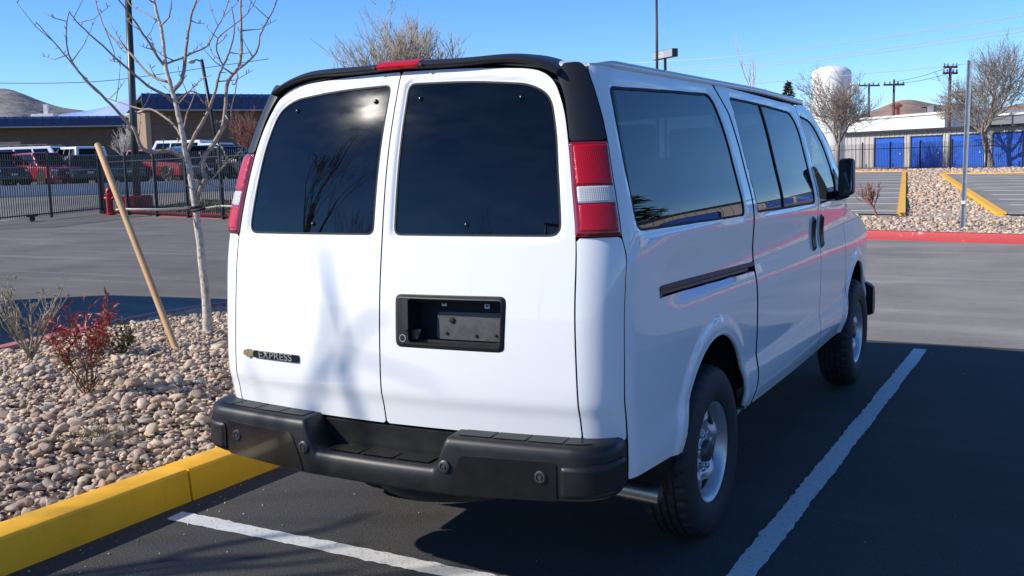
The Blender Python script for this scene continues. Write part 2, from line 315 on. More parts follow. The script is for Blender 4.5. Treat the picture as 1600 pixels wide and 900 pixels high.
def stone_mat(name, ramp, bump=.5):
    m = bpy.data.materials.new(name); m.use_nodes = True; t = m.node_tree; b = t.nodes['Principled BSDF']; b.inputs['Roughness'].default_value = .8; L = t.links.new
    ge = t.nodes.new('ShaderNodeNewGeometry'); oi = t.nodes.new('ShaderNodeObjectInfo'); ad = t.nodes.new('ShaderNodeMath'); ad.operation = 'ADD'; L(ge.outputs['Random Per Island'], ad.inputs[0]); L(oi.outputs['Random'], ad.inputs[1])
    fr = t.nodes.new('ShaderNodeMath'); fr.operation = 'FRACT'; L(ad.outputs[0], fr.inputs[0]); r = t.nodes.new('ShaderNodeValToRGB'); r.color_ramp.interpolation = 'LINEAR'
    while len(r.color_ramp.elements) < len(ramp): r.color_ramp.elements.new(.5)
    for e, (p, c) in zip(r.color_ramp.elements, ramp): e.position = p; e.color = (*c, 1)
    L(fr.outputs[0], r.inputs[0]); tc = t.nodes.new('ShaderNodeTexCoord'); n = t.nodes.new('ShaderNodeTexNoise'); n.inputs['Scale'].default_value = 45; n.inputs['Detail'].default_value = 5; L(tc.outputs['Object'], n.inputs['Vector'])
    r2 = t.nodes.new('ShaderNodeValToRGB'); r2.color_ramp.elements[0].color = (.62, .62, .62, 1); r2.color_ramp.elements[1].color = (1.3, 1.27, 1.22, 1); r2.color_ramp.elements[0].position = .3; r2.color_ramp.elements[1].position = .7; L(n.outputs['Fac'], r2.inputs[0])
    mx = t.nodes.new('ShaderNodeMixRGB'); mx.blend_type = 'MULTIPLY'; mx.inputs[0].default_value = 1; L(r.outputs[0], mx.inputs[1]); L(r2.outputs[0], mx.inputs[2]); L(mx.outputs[0], b.inputs['Base Color'])
    bp = t.nodes.new('ShaderNodeBump'); bp.inputs['Strength'].default_value = bump; bp.inputs['Distance'].default_value = .006; L(n.outputs['Fac'], bp.inputs['Height']); L(bp.outputs[0], b.inputs['Normal']); MATS[name] = m; return m
RAMP = [(p, tuple(min(1, 1.42*k*v) for k, v in zip((1.06, .99, .92), c))) for p, c in [(0, (.20, .155, .115)), (.14, (.36, .29, .22)), (.28, (.26, .235, .21)), (.42, (.42, .345, .27)), (.55, (.30, .22, .165)), (.68, (.23, .215, .20)), (.8, (.47, .40, .32)), (.9, (.34, .255, .19)), (1, (.17, .145, .125))]]
stm = stone_mat('river_stone', RAMP)
def ico(sub, seed):
    bm = bmesh.new(); bmesh.ops.create_icosphere(bm, subdivisions=sub, radius=1); r = random.Random(seed); pl = [(Vector((r.gauss(0, 1), r.gauss(0, 1), r.gauss(0, 1))).normalized(), r.uniform(.45, .86)) for _ in range(13)]
    for v in bm.verts:
        p = v.co.copy()
        for n, d in pl:
            k = p.dot(n)
            if k > d: p -= n*(k-d)*.95
        v.co = p*(1+r.uniform(-.05, .05))
    V = np.array([v.co[:] for v in bm.verts]); Fc = np.array([[v.index for v in f.verts] for f in bm.faces]); bm.free(); return V, Fc
ICO2 = [ico(2, i) for i in range(10)]; ICO1 = [ico(1, 50+i) for i in range(8)]
def rotm(n):
    q = RNG.normal(size=(n, 4)); q /= np.linalg.norm(q, axis=1, keepdims=True); w, x, y, z = q.T
    return np.stack([np.stack([1-2*(y*y+z*z), 2*(x*y-w*z), 2*(x*z+w*y)], -1), np.stack([2*(x*y+w*z), 1-2*(x*x+z*z), 2*(y*z-w*x)], -1), np.stack([2*(x*z-w*y), 2*(y*z+w*x), 1-2*(x*x+y*y)], -1)], 1)
def tiltm(n):     # mostly lying flat, any heading
    a = RNG.uniform(0, 2*np.pi, n); c, s = np.cos(a), np.sin(a); Z = np.zeros(n); O = np.ones(n); Rz = np.stack([np.stack([c, -s, Z], -1), np.stack([s, c, Z], -1), np.stack([Z, Z, O], -1)], 1)
    b = RNG.normal(0, .38, n); c, s = np.cos(b), np.sin(b); Rx = np.stack([np.stack([O, Z, Z], -1), np.stack([Z, c, -s], -1), np.stack([Z, s, c], -1)], 1); return Rz @ Rx
def bulk(name, variants, P, S, m, parent=None, smooth=True, ids=None):
    n = len(P); vi = RNG.integers(0, len(variants), n); Rm = tiltm(n); VV = []; FF = []; off = 0
    for k, (V, Fc) in enumerate(variants):
        idx = np.nonzero(vi == k)[0]
        if not len(idx): continue
        W_ = np.einsum('nij,nvj->nvi', Rm[idx], V[None]*S[idx][:, None, :])+P[idx][:, None, :]; VV.append(W_.reshape(-1, 3)); nf = Fc[None]+(np.arange(len(idx))*len(V))[:, None, None]+off; FF.append(nf.reshape(-1, 3)); off += len(idx)*len(V)
    VV = np.vstack(VV); FF = np.vstack(FF); me = bpy.data.meshes.new(name); me.vertices.add(len(VV)); me.vertices.foreach_set('co', VV.ravel()); me.loops.add(FF.size); me.loops.foreach_set('vertex_index', FF.ravel().astype(np.int32))
    me.polygons.add(len(FF)); me.polygons.foreach_set('loop_start', np.arange(0, FF.size, 3, dtype=np.int32)); me.polygons.foreach_set('use_smooth', np.full(len(FF), smooth)); me.update(calc_edges=True); me.validate(); me.materials.append(m)
    o = link(bpy.data.objects.new(name, me), parent); o['kind'] = 'stuff'; return o
def stone_sizes(n, mean, sd): s = np.clip(RNG.lognormal(math.log(mean), sd, n), mean*.45, mean*2.6); return s[:, None]*np.stack([RNG.uniform(.95, 1.45, n), RNG.uniform(.75, 1.05, n), RNG.uniform(.45, .8, n)], -1)
def scatter(x0, x1, y0, y1, n, inside): 
    x = RNG.uniform(x0, x1, n); y = RNG.uniform(y0, y1, n); k = inside(x, y); return x[k], y[k]
x, y = scatter(-6.8, -1.8, -3.2, 8.2, 76000, lambda x, y: dIsl(x, y) < -.035)
dist = np.hypot(x-CAM[0], y-CAM[1]); keep = (RNG.uniform(size=len(x)) < np.where(y > 5.6, .3, 1))
ok = keep; x, y, dist = x[ok], y[ok], dist[ok]; S = stone_sizes(len(x), .0185, .42); P = np.stack([x, y, bedz(x, y)+RNG.uniform(-.012, .030, len(x))], -1)
dd = P-CAM; zc = dd @ _F; px = 800+FPX*(dd @ _R)/zc; py = 450-FPX*(dd @ _U)/zc; infr = (px > 5) & (px < 420) & (py > 300) & (py < 890); score = np.where(infr, S[:, 0]/zc*(1+2*(P[:, 2]-bedz(x, y) > .012)), 0)
top = np.argsort(-score)[:290]; rest = np.ones(len(x), bool); rest[top] = False
smesh = []
for V, Fc in ICO2:
    me = bpy.data.meshes.new('stone'); me.from_pydata(V.tolist(), [], Fc.tolist()); me.polygons.foreach_set('use_smooth', [True]*len(Fc)); me.materials.append(stm); smesh.append(me)
for i in top:
    o = link(bpy.data.objects.new('stone', smesh[i % 10]), bed); o.location = P[i]+np.array([0, 0, .012]); o.scale = S[i]*1.15; o.rotation_euler = (random.gauss(0, .3), random.gauss(0, .3), random.uniform(0, 6.3))
nearm = rest & (dist < 6.0); farm = rest & (dist >= 6.0); alt = RNG.uniform(size=len(x)) < .55
bulk('gravel', ICO2, P[nearm & alt], S[nearm & alt], stm, bed); bulk('gravel', ICO2, P[nearm & ~alt], S[nearm & ~alt], stm, bed, smooth=False); bulk('gravel', ICO1, P[farm & alt], S[farm & alt]*1.12, stm, bed); bulk('gravel', ICO1, P[farm & ~alt], S[farm & ~alt]*1.12, stm, bed, smooth=False)
n_ = 380; gx = -1.66+RNG.exponential(.35, n_); gy = RNG.uniform(-3, 6.5, n_); gx = np.where(RNG.uniform(size=n_) < .25, RNG.uniform(-1.6, 6, n_), gx); gs = np.clip(RNG.lognormal(-5.5, .45, n_), .002, .010); gr = bulk('grit', ICO1, np.stack([gx, gy, gs*.4], -1), gs[:, None]*np.ones((1, 3)), stm, None); tag(gr, 'loose grit and tiny pebbles on the dark asphalt', 'grit')
# ================================================================ young tree with stake and tie
bark = mat('pale_bark', (.54, .48, .40), rough=.8, col2=(.20, .15, .115), mix=(.42, .72), vscale=28, bump=.5, bscale=60, bdist=.006)
twigm = mat('twig_bark', (.17, .12, .095), rough=.8, col2=(.30, .23, .18), mix=(.35, .7), vscale=25)
TD = 9.55
def smooth_path(pts, n=4):
    P = np.array(pts, float); t = np.arange(len(P)); f = [spl(t, P[:, k]) for k in range(P.shape[1])]; tt = np.linspace(0, len(P)-1, (len(P)-1)*n+1); return np.stack([g(tt) for g in f], -1)
BR = [ # pixel polyline, start and end half widths in pixels, depth change along it
 ([(327, 556), (322, 470), (315, 400), (308, 345), (300, 290), (292, 245), (284, 205), (279, 180), (271, 148), (262, 118), (258, 100), (255, 67), (250, 38), (244, 15), (240, -6), (236, -50), (228, -90)], 7.5, 1.2, .0),
 ([(270, 142), (280, 131), (286, 118), (289, 89), (294, 51), (299, 24), (306, 0), (312, -45)], 3.3, 1., .5), ([(258, 100), (252, 97), (233, 67), (220, 48), (204, 24), (186, 0), (176, -22)], 2.2, .8, -.5),
 ([(262, 128), (244, 122), (224, 107), (200, 79), (180, 62), (164, 44), (155, 22), (148, -5)], 2.2, .8, .7), ([(272, 160), (255, 147), (231, 134), (204, 111), (180, 90), (160, 71), (132, 46), (118, 32), (108, 18)], 2.4, .8, -.8),
 ([(296, 250), (282, 244), (262, 236), (236, 238), (219, 226), (212, 206), (200, 192), (182, 172), (158, 148), (132, 122), (112, 96), (103, 60), (107, 20)], 3.4, .8, -.7), ([(158, 148), (138, 130), (120, 108), (100, 84), (76, 56), (56, 34)], 1.7, .7, -.6),
 ([(284, 215), (274, 198), (260, 185), (237, 171), (222, 171), (193, 162), (160, 151)], 2.2, .7, .5), ([(306, 318), (312, 296), (320, 280), (316, 256), (326, 236), (344, 208), (352, 176), (354, 136), (364, 116), (375, 98), (377, 48), (376, 0), (374, -40)], 4.6, 1., .3),
 ([(374, 107), (395, 89), (405, 69), (407, 53), (420, 29), (432, 0), (440, -22)], 1.9, .8, .5), ([(349, 102), (342, 89), (341, 60), (376, 31), (400, 0)], 1.4, .7, -.4), ([(291, 242), (300, 220), (316, 192), (327, 169), (336, 144), (342, 120), (349, 102), (358, 82), (366, 50), (362, 10)], 3.0, .8, -.3),
 ([(258, 101), (272, 95), (289, 89), (300, 83), (320, 75), (328, 64), (341, 40), (350, 22), (358, -4)], 1.7, .7, .8), ([(316, 284), (330, 280), (351, 258), (372, 240), (379, 231)], 1.9, .8, .4), ([(296, 292), (276, 284), (262, 283), (252, 270)], 1.2, .6, -.4),
 ([(276, 165), (290, 150), (300, 138), (316, 124), (330, 118)], 1.3, .6, -.6), ([(284, 208), (290, 188), (296, 168), (303, 150), (300, 128)], 1.5, .6, .6), ([(352, 180), (360, 190), (362, 170), (368, 140), (371, 110)], 1.2, .6, -.4), ([(250, 40), (264, 26), (268, 0)], 1.5, .7, -.3), ([(244, 32), (226, 20), (206, 10), (196, -6)], 1.3, .6, .4), ([(241, 4), (232, -2), (226, -20)], 1.4, .7, -.3),
 ([(320, 282), (340, 292), (368, 284)], 1.0, .5, .3), ([(272, 160), (300, 142), (318, 160), (330, 168)], 1.2, .6, .5), ([(164, 44), (178, 80), (179, 96)], .9, .5, .2), ([(342, 92), (330, 80), (326, 55)], .9, .5, .2), ([(236, -20), (262, -50), (270, -90)], 1.2, .6, .3), ([(376, 0), (392, -40), (400, -80)], 1.0, .6, .3)]
tb = G(327, 556, .19)
yt = empty('young_tree', tb); tag(yt, 'slender bare young tree with pale bark tied to a wooden stake in gravel', 'tree')
trunk = MB(); crown = MB(); rt = random.Random(3)
for bi, (pl, w0_, w1_, dz) in enumerate(BR):
    sp_ = smooth_path(pl, 3); n = len(sp_); L = np.concatenate([[0], np.cumsum(np.hypot(*np.diff(sp_, axis=0).T))]); L /= L[-1]; pts = []; rad = []
    for k in range(n): dpt = TD+dz*L[k]**1.3*1.1; pts.append(DP(sp_[k][0]+rt.uniform(-.7, .7), sp_[k][1], dpt)); rad.append((w0_*(1-L[k])+w1_*L[k])*dpt/FPX*(1.25 if bi == 0 and k < 2 else 1))
    (trunk if bi == 0 else crown).tube(pts, rad, 8 if w0_ > 2 else 5)
    if bi == 0: continue
    for k in range(3, n-1):      # buds and short spurs
        if rt.random() < .55:
            d = np.array([rt.gauss(0, 1), rt.gauss(0, 1), rt.gauss(.5, .8)]); d /= np.linalg.norm(d); ln = rt.choice([.02, .025, .03, .05, .16, .30])*(1.3 if L[k] > .5 else .8); q0 = np.array(pts[k]); e = q0+d*ln*.5+np.array([0, 0, .01]); f_ = q0+d*ln+np.array([0, 0, ln*.25])
            crown.tube([q0, e, f_], [rad[k]*.6+.001, .0035, .0035 if ln < .1 else .002], 4)
            if ln > .1:
                for _ in range(2): g = e+(f_-e)*rt.random(); crown.tube([g, g+np.array([rt.gauss(0, .02), rt.gauss(0, .02), .03])], [.004, .004], 4)
for o in (trunk.build('trunk', bark, yt, smooth=True), crown.build('crown', mat('branch_bark', (.33, .26, .205), rough=.8, col2=(.16, .115, .09), mix=(.4, .7), vscale=16, bump=.4, bscale=60, bdist=.004), yt, smooth=True)): o.location = -Vector(yt.location)
wood = mat('stake_wood', (.46, .26, .115), rough=.65, col2=(.56, .35, .17), mix=(.3, .75), vscale=6, bump=.2, bscale=40, bdist=.003)
mb = MB(); s0 = G(279, 556, .16); s1 = DP(152, 225, 9.2); mb.tube([s0+(s0-s1)*.05, s0*.7+s1*.3, s0*.35+s1*.65, s1-(s1-s0)*.004, s1], [.029, .029, .0285, .0285, .024], 16)
stk = mb.build('tree_stake', wood, None, sh=40); tag(stk, 'leaning round wooden stake beside the young bare tree', 'stake')
s2 = np.array([tb[0]*2-s0[0]+.5, tb[1]*2-s0[1]+.3, .12]); s3 = np.array([2*tb[0]-s1[0]+.6, 2*tb[1]-s1[1]+.5, s1[2]]); mb = MB(); mb.tube([s2, s3], .029, 16); o = mb.build('tree_stake', wood, None, sh=40); tag(o, 'round wooden stake standing behind the van', 'stake')
tie = empty('tree_tie', DP(300, 326, 9.5)); tag(tie, 'pale tie strap stretched from the leaning stake around the young trunk', 'strap')
def sub(mbx, name, m, par, **k): o = mbx.build(name, m, par, **k); o.location = -Vector(par.location); return o
tq = lambda f: s0+(s1-s0)*f
k1 = DP(188, 327, 9.28); c1 = DP(307, 324, 9.55)
mb = MB(); mb.tube([k1, (k1+c1)/2-np.array([0, 0, .012]), c1-np.array([.03, 0, 0])], .010, 8); mb.tube([c1+np.array([.03, 0, -.02]), DP(340, 322, 9.6), s2+(s3-s2)*.68], .010, 8); sub(mb, 'strap', mat('strap_white', (.62, .58, .48), rough=.6), tie, smooth=True)
mb = MB(); mb.tube([k1+.033*np.array([math.cos(a)*.9, math.sin(a), .1*math.sin(a)]) for a in np.linspace(0, 6.28, 14)], .008, 6); sub(mb, 'stake_loop', MATS['strap_white'], tie, smooth=True)
mb = MB(); mb.tube([c1+np.array([-.14, -.01, .006]), c1+np.array([0, -.04, .0]), c1+np.array([.07, -.02, .01])], .012, 8); mb.tube([c1+np.array([-.06, -.03, -.03]), c1+np.array([0.02, -.045, -.028]), c1+np.array([.12, -.01, -.012])], .013, 8); mb.tube([c1+.05*np.array([math.cos(a), math.sin(a), .1]) for a in np.linspace(0, 6.28, 14)], .011, 6); sub(mb, 'rubber_sleeve', rubber, tie, smooth=True)
# shrubs
def leaf(mb, p, d, L, w, up):
    d = d/np.linalg.norm(d); s_ = np.cross(d, up); s_ /= np.linalg.norm(s_)+1e-6; n = np.cross(s_, d); p = np.array(p)
    mb.add([p, p+d*L*.45+s_*w*.5+n*.12*w, p+d*L*.45-s_*w*.5+n*.12*w, p+d*L*.45-n*w*.12, p+d*L-n*L*.18], [(0, 1, 3), (0, 3, 2), (1, 4, 3), (3, 4, 2)])
def shrub_stems(mb, base, n, h, spread, r0, rr, kids=3, tips=None):
    for i in range(n):
        a = 2*math.pi*(i+rr.random()*.7)/n; sp_ = spread*rr.uniform(.3, 1); hh = h*rr.uniform(.65, 1.)
        P_ = [base+np.array([math.cos(a)*sp_*t**1.1+rr.gauss(0, .012), math.sin(a)*sp_*t**1.1+rr.gauss(0, .012), hh*t]) for t in np.linspace(0, 1, 6)]; mb.tube(P_, list(np.linspace(r0, r0*.35, 6)), 5); 
        if tips is not None: tips.append(P_)
        for k in range(kids):
            j = rr.randint(2, 4); q = P_[j]; a2 = a+rr.gauss(0, .9); l2 = hh*rr.uniform(.25, .5); Q = [q, q+np.array([math.cos(a2)*l2*.35, math.sin(a2)*l2*.35, l2*.45]), q+np.array([math.cos(a2)*l2*.55+rr.gauss(0, .02), math.sin(a2)*l2*.55, l2])]; mb.tube(Q, [r0*.55, r0*.4, r0*.25], 4)
            if tips is not None: tips.append([q+(Q[2]-q)*t for t in np.linspace(0, 1, 4)])
rr = random.Random(5); b0 = G(48, 566, .17); sh = empty('bare_shrub', b0); tag(sh, 'leafless twiggy grey shrub standing at the faded red kerb', 'shrub')
mb = MB(); tp = []; shrub_stems(mb, np.zeros(3), 11, .64, .38, .0115, rr, 4, tp)
for T_ in tp:
    for q in T_[1:]:
        for _ in range(2): d = np.array([rr.gauss(0, 1), rr.gauss(0, 1), rr.gauss(.8, .5)])*.012; mb.tube([q, q+d*2], [.003, .0025], 3)
mb.build('stems', mat('grey_twig', (.40, .35, .25), rough=.8, col2=(.17, .13, .085), vscale=30), sh, smooth=True)
mb = MB()
for T_ in tp[::2]:
    q = T_[-1]; leaf(mb, q, np.array([rr.gauss(0, 1), rr.gauss(0, 1), 1.]), .035, .014, np.array([.3, .2, 1.]))
mb.build('buds', mat('yellow_green_bud', (.22, .24, .06), rough=.6), sh)['kind'] = 'stuff'
b1 = G(138, 622, .18); sh = empty('red_leaf_shrub', b1); tag(sh, 'small shrub with red upper leaves and olive lower leaves in gravel', 'shrub')
mb = MB(); tp = []; shrub_stems(mb, np.zeros(3), 10, .62, .27, .0045, rr, 3, tp); mb.build('stems', mat('red_stem', (.16, .055, .04), rough=.7), sh, smooth=True)
lr = MB(); lo = MB()
for T_ in tp:
    for q in T_[1:]:
        for _ in range(5):
            d = np.array([rr.gauss(0, 1), rr.gauss(0, 1), rr.gauss(.5, .6)]); pz = q+np.array([rr.gauss(0, .02), rr.gauss(0, .02), rr.gauss(0, .02)]); red = rr.random() < (pz[2]-.20)/.20
            if not red and rr.random() < .25: continue
            leaf(lr if red else lo, pz, d, rr.uniform(.05, .085), rr.uniform(.013, .022), np.array([rr.gauss(0, .4), rr.gauss(0, .4), 1.]))
lr.build('red_leaves', mat('red_leaf', (.26, .020, .016), rough=.5, col2=(.40, .07, .03), vscale=18), sh, fix=False); lo.build('olive_leaves', mat('olive_leaf', (.12, .12, .03), rough=.35, col2=(.26, .16, .045), vscale=14), sh, fix=False)
b2 = G(188, 560, .18); sh = empty('low_shrub', b2); tag(sh, 'low dark green shrub with reddish tips beside the red leaved shrub', 'shrub'); mb = MB(); tp = []; shrub_stems(mb, np.zeros(3), 6, .26, .30, .004, rr, 2, tp); mb.build('stems', MATS['red_stem'], sh, smooth=True); lo = MB()
for T_ in tp:
    for q in T_[1:]:
        for _ in range(4): leaf(lo, q+np.array([rr.gauss(0, .015), rr.gauss(0, .015), rr.gauss(0, .015)]), np.array([rr.gauss(0, 1), rr.gauss(0, 1), rr.gauss(.5, .5)]), rr.uniform(.05, .08), rr.uniform(.02, .03), np.array([rr.gauss(0, .3), rr.gauss(0, .3), 1.]))
lo.build('leaves', mat('dark_leaf', (.035, .055, .018), rough=.35, col2=(.13, .10, .03), vscale=14), sh, fix=False)
b3 = G(152, 692, .17); sh = empty('weed', b3); tag(sh, 'small dry green weed growing between the gravel stones', 'plant'); lo = MB()
for _ in range(170): a = rr.uniform(0, 6.3); R_ = rr.random()**.6*.17; leaf(lo, (math.cos(a)*R_*1.3, math.sin(a)*R_, rr.uniform(.02, .07)), np.array([rr.gauss(0, 1), rr.gauss(0, 1), rr.gauss(.8, .5)]), rr.uniform(.03, .06), .008, np.array([.2, .1, 1.]))
lo.build('leaves', mat('dry_green_leaf', (.10, .115, .035), rough=.5, col2=(.20, .16, .07), vscale=20), sh, fix=False)
# ================================================================ the white van
Wz = spl([.40,.48,.53,.59,.66,.72,.78,.9,1.02,1.10,1.17,1.24,1.42,1.6,1.78,1.94,2.0,2.04,2.06,2.08],
         [.885,.905,.925,.9385,.938,.929,.931,.936,.939,.935,.925,.921,.934,.900,.857,.812,.792,.775,.755,.715])
Yr = spl([.55,.62,.70,.76,.805,.835,.865,.95,1.1,1.25,1.40,1.6,1.8,1.95,2.05,2.08], [.214,.210,.205,.196,.1875,.1795,.1765,.177,.184,.198,.220,.254,.303,.354,.396,.412])
W0 = spl([.40,.48,.55,.65,.78,1.0,1.2,1.42,1.6,1.78,1.94,2.0,2.04,2.06,2.08], [.885,.905,.928,.936,.938,.938,.937,.934,.900,.857,.812,.792,.775,.755,.715])
X1, RC = .78, .186
TH0 = math.atan(2*.1*X1); S1 = X1; S2 = X1+RC*(math.pi/2-TH0); YE = .1*X1*X1+RC*math.cos(TH0); XE = X1+RC*(1-math.sin(TH0))
ARCH = [(1.36, .47, .462), (4.80, .47, .462)]
def BODY(s, z):
    s = np.asarray(s, float); z = np.asarray(z, float); s, z = np.broadcast_arrays(s, z)
    th = TH0+(np.clip(s, S1, S2)-S1)/RC
    xr = np.where(s < S1, s, X1+RC*(np.sin(th)-math.sin(TH0))); yr = np.where(s < S1, .1*s*s, .1*X1*X1+RC*(math.cos(TH0)-np.cos(th)))
    yr = np.where(s > S2, YE+(s-S2), yr); w = 1-sst((yr-.12)/1.0); y = yr+.2+(Yr(z)-.2)*w
    kb = sst((yr-.26)/.5); Wd = (W0(z)*(1-kb)+Wz(z)*kb)*(1-.035*sst((y-2.6)/2.0)-.07*np.clip((y-4.4)/1.2, 0, 2)**2); x = xr/XE*Wd; side = sst((s-S1)/(S2-S1))
    for yc, zc, R in ARCH: d = np.hypot(y-yc, z-zc); x = x+side*.014*sst((R+.085-d)/.05)
    return np.stack([x, y, z], -1)
def BP(s, z, off=0.):
    e = 1e-3; n = np.cross(BODY(s+e, z)-BODY(s-e, z), BODY(s, z+e)-BODY(s, z-e)); n /= np.linalg.norm(n); return BODY(s, z)+n*off, n
paint = mat('white_paint', (.76, .76, .755), rough=.5, spec=.0, coat=1.0, bump=.010, bscale=7, bdist=.02); paint.node_tree.nodes['Principled BSDF'].inputs['Coat IOR'].default_value = 1.5; paint.node_tree.nodes['Principled BSDF'].inputs['Coat Roughness'].default_value = .008
def lens(name, c1, c2):
    m = mat(name, c1, rough=.3, spec=.3, coat=.5); t = m.node_tree; b = t.nodes['Principled BSDF']; tc = t.nodes.new('ShaderNodeTexCoord'); ws = []
    for ax in ('X', 'Z'):
        w = t.nodes.new('ShaderNodeTexWave'); w.bands_direction = ax; w.inputs['Scale'].default_value = 55; t.links.new(tc.outputs['Object'], w.inputs['Vector']); ws.append(w)
    mu = t.nodes.new('ShaderNodeMath'); mu.operation = 'MULTIPLY'; t.links.new(ws[0].outputs['Fac'], mu.inputs[0]); t.links.new(ws[1].outputs['Fac'], mu.inputs[1])
    mx = t.nodes.new('ShaderNodeMixRGB'); mx.inputs[1].default_value = (*c2, 1); mx.inputs[2].default_value = (*c1, 1); t.links.new(mu.outputs[0], mx.inputs[0]); t.links.new(mx.outputs[0], b.inputs['Base Color'])
    bp = t.nodes.new('ShaderNodeBump'); bp.inputs['Strength'].default_value = .25; bp.inputs['Distance'].default_value = .003; t.links.new(mu.outputs[0], bp.inputs['Height']); t.links.new(bp.outputs[0], b.inputs['Normal']); return m
plast = mat('black_plastic', (.013, .013, .014), rough=.42, bump=.15, bscale=400, bdist=.001)
plast_r = mat('worn_black_plastic', (.010, .010, .0105), spec=.38, rough=.46, var=.5, vscale=14, bump=.2, bscale=350, bdist=.001)
plast_g = mat('gloss_black_plastic', (.008, .008, .009), rough=.22, coat=.3, var=.4, vscale=9)
dark = mat('dark_gap', (.006, .006, .007), rough=.8)
rubber = mat('black_rubber', (.012, .012, .012), rough=.75)
tint = glass_mat('tinted_glass', (.06, .07, .085), dust=.007, ior=1.55); lglass = glass_mat('clear_glass', (.30, .34, .34))
redl = lens('red_lens', (.62, .003, .014), (.40, .002, .008))
redd = mat('dark_red_lens', (.20, .003, .006), rough=.15, coat=1.)
clr = lens('clear_lens', (.75, .74, .72), (.42, .42, .42))
chrome = mat('bright_metal', (.75, .75, .74), rough=.16, metal=1.)
silver = mat('silver_wheel_paint', (.50, .50, .50), rough=.36, metal=.75)
steel = mat('exhaust_steel', (.38, .36, .33), rough=.38, metal=1., var=.2, vscale=12)
van = empty('passenger_van', (0, 0, 0)); tag(van, 'white passenger van with dark tinted windows parked beside the yellow kerb', 'van')
def both(fnc):
    for mir in (False, True): fnc(mir)
# outlines in (distance along the plan outline from the rear centre, height)
DOOR = rpoly([(.003, 2.049), (.38, 2.045, .2), (.67, 2.028, .15), (.748, 1.99, .08), (.780, 1.88, .1), (.786, 1.74, .1), (.776, 1.43, .2), (.782, 1.10, .2), (.795, .718, .015), (.003, .716, .006)])
RWIN = rpoly([(.048, 2.006, .035), (.38, 2.0, .2), (.64, 1.978, .15), (.728, 1.935, .07), (.742, 1.80, .1), (.724, 1.434, .045), (.048, 1.436, .03)])
PLF = rpoly([(.072, 1.219), (.531, 1.222), (.524, 1.021), (.074, 1.021)], .026)
PLI = rpoly([(.133, 1.203), (.515, 1.205), (.508, 1.042), (.135, 1.042)], .014)
dDOOR, dRWIN, dPLF, dPLI = map(psdf, (DOOR, RWIN, PLF, PLI))
bolts = [(.12, 1.945), (.60, 1.93), (.36, 1.475)]
def rear_door(mir):
    sd_ = lambda a, b: np.maximum(dDOOR(a, b), -dRWIN(a, b)) if mir else np.maximum(np.maximum(dDOOR(a, b), -dRWIN(a, b)), -(dPLF(a, b)+.006))
    dp = lambda a, b: -.010*sst(1-dRWIN(a, b)/.024)
    d = panel('rear_door', BODY, sd_, (0, .81, .70, 2.06), .0125, paint, van, mirror=mir, depth=.03, disp=dp, rim=dark)
    panel('gasket', BODY, lambda a, b: np.abs(dRWIN(a, b)+.002)-.0038, (0, .8, 1.40, 2.03), .0045, rubber, d, off=-.009, depth=.004, mirror=mir)
    g = panel('window', BODY, lambda a, b: dRWIN(a, b)+.002, (0, .8, 1.40, 2.03), .0125, tint, d, off=-.012, depth=.0, mirror=mir)
    g['label'] = 'dark tinted rear door window'
    for (s, z) in bolts:
        p, n = BP(s, z, -.012); mb = MB(); mb.lathe([(.0095, 0), (.0095, .004), (.006, .009), (.001, .0095)], 10)
        o = mb.build('window_bolt', plast_g, d, smooth=True); q = Vector(n).to_track_quat('Z', 'Y'); sx = -1 if mir else 1
        o.location = (sx*p[0], p[1], p[2]); n2 = Vector((sx*n[0], n[1], n[2])); o.rotation_euler = n2.to_track_quat('Z', 'Y').to_euler()
    return d
dR = rear_door(False); dL = rear_door(True)
# licence recess in the right hand rear door
fr = panel('plate_frame', BODY, lambda a, b: np.maximum(dPLF(a, b), -dPLI(a, b)), (.05, .56, 1.0, 1.24), .006, plast_r, dR, depth=.03, disp=lambda a, b: .010*sst(-dPLF(a, b)/.014))
rb = panel('recess_back', BODY, lambda a, b: dPLI(a, b)-.004, (.1, .55, 1.02, 1.22), .01, dark, dR, off=-.075, depth=0)
rc = MB(); q = PLI; n_ = len(q)
f1 = [BP(s, z, .004)[0] for s, z in q]; f2 = [BP(s, z, -.075)[0] for s, z in q]; rc.add(f1+f2, [(i, (i+1) % n_, n_+(i+1) % n_, n_+i) for i in range(n_)])
rc.build('recess_wall', plast, dR, fix=False)
PLB = rpoly([(.222, 1.155), (.50, 1.158), (.50, 1.052), (.218, 1.052)], .004)
bk = panel('plate_bracket', BODY, psdf(PLB), (.2, .52, 1.04, 1.17), .01, mat('grey_plastic', (.055, .055, .055), rough=.5, var=.4, vscale=25), dR, off=-.06, depth=.012)
for s, z, r in ((.285, 1.125, .011), (.262, 1.075, .006), (.385, 1.07, .006), (.465, 1.075, .005)):
    p, n = BP(s, z, -.058); mb = MB(); mb.lathe([(r, 0), (r, .003), (r*.5, .0035)], 10); o = mb.build('bolt_hole', dark, dR, smooth=True); o.location = p; o.rotation_euler = Vector(n).to_track_quat('Z', 'Y').to_euler()
for s, z in ((.245, 1.187), (.425, 1.183)):
    p, n = BP(s, z, -.072); mb = MB(); mb.box((0, 0, .003), (.020, .020, .006)); o = mb.build('plate_clip', mat('clip_white', (.6, .6, .6), rough=.4), dR); o.location = p; o.rotation_euler = Vector(n).to_track_quat('Z', 'Y').to_euler()
    mb = MB(); mb.box((0, 0, .0075), (.007, .007, .002)); o2 = mb.build('clip_slot', dark, dR); o2.location = p; o2.rotation_euler = o.rotation_euler
hd = panel('door_handle', BODY, psdf(rpoly([(.114, 1.200), (.137, 1.200), (.140, 1.088), (.116, 1.085)], .006)), (.10, .15, 1.06, 1.21), .004, plast, dR, off=.018, depth=.016)
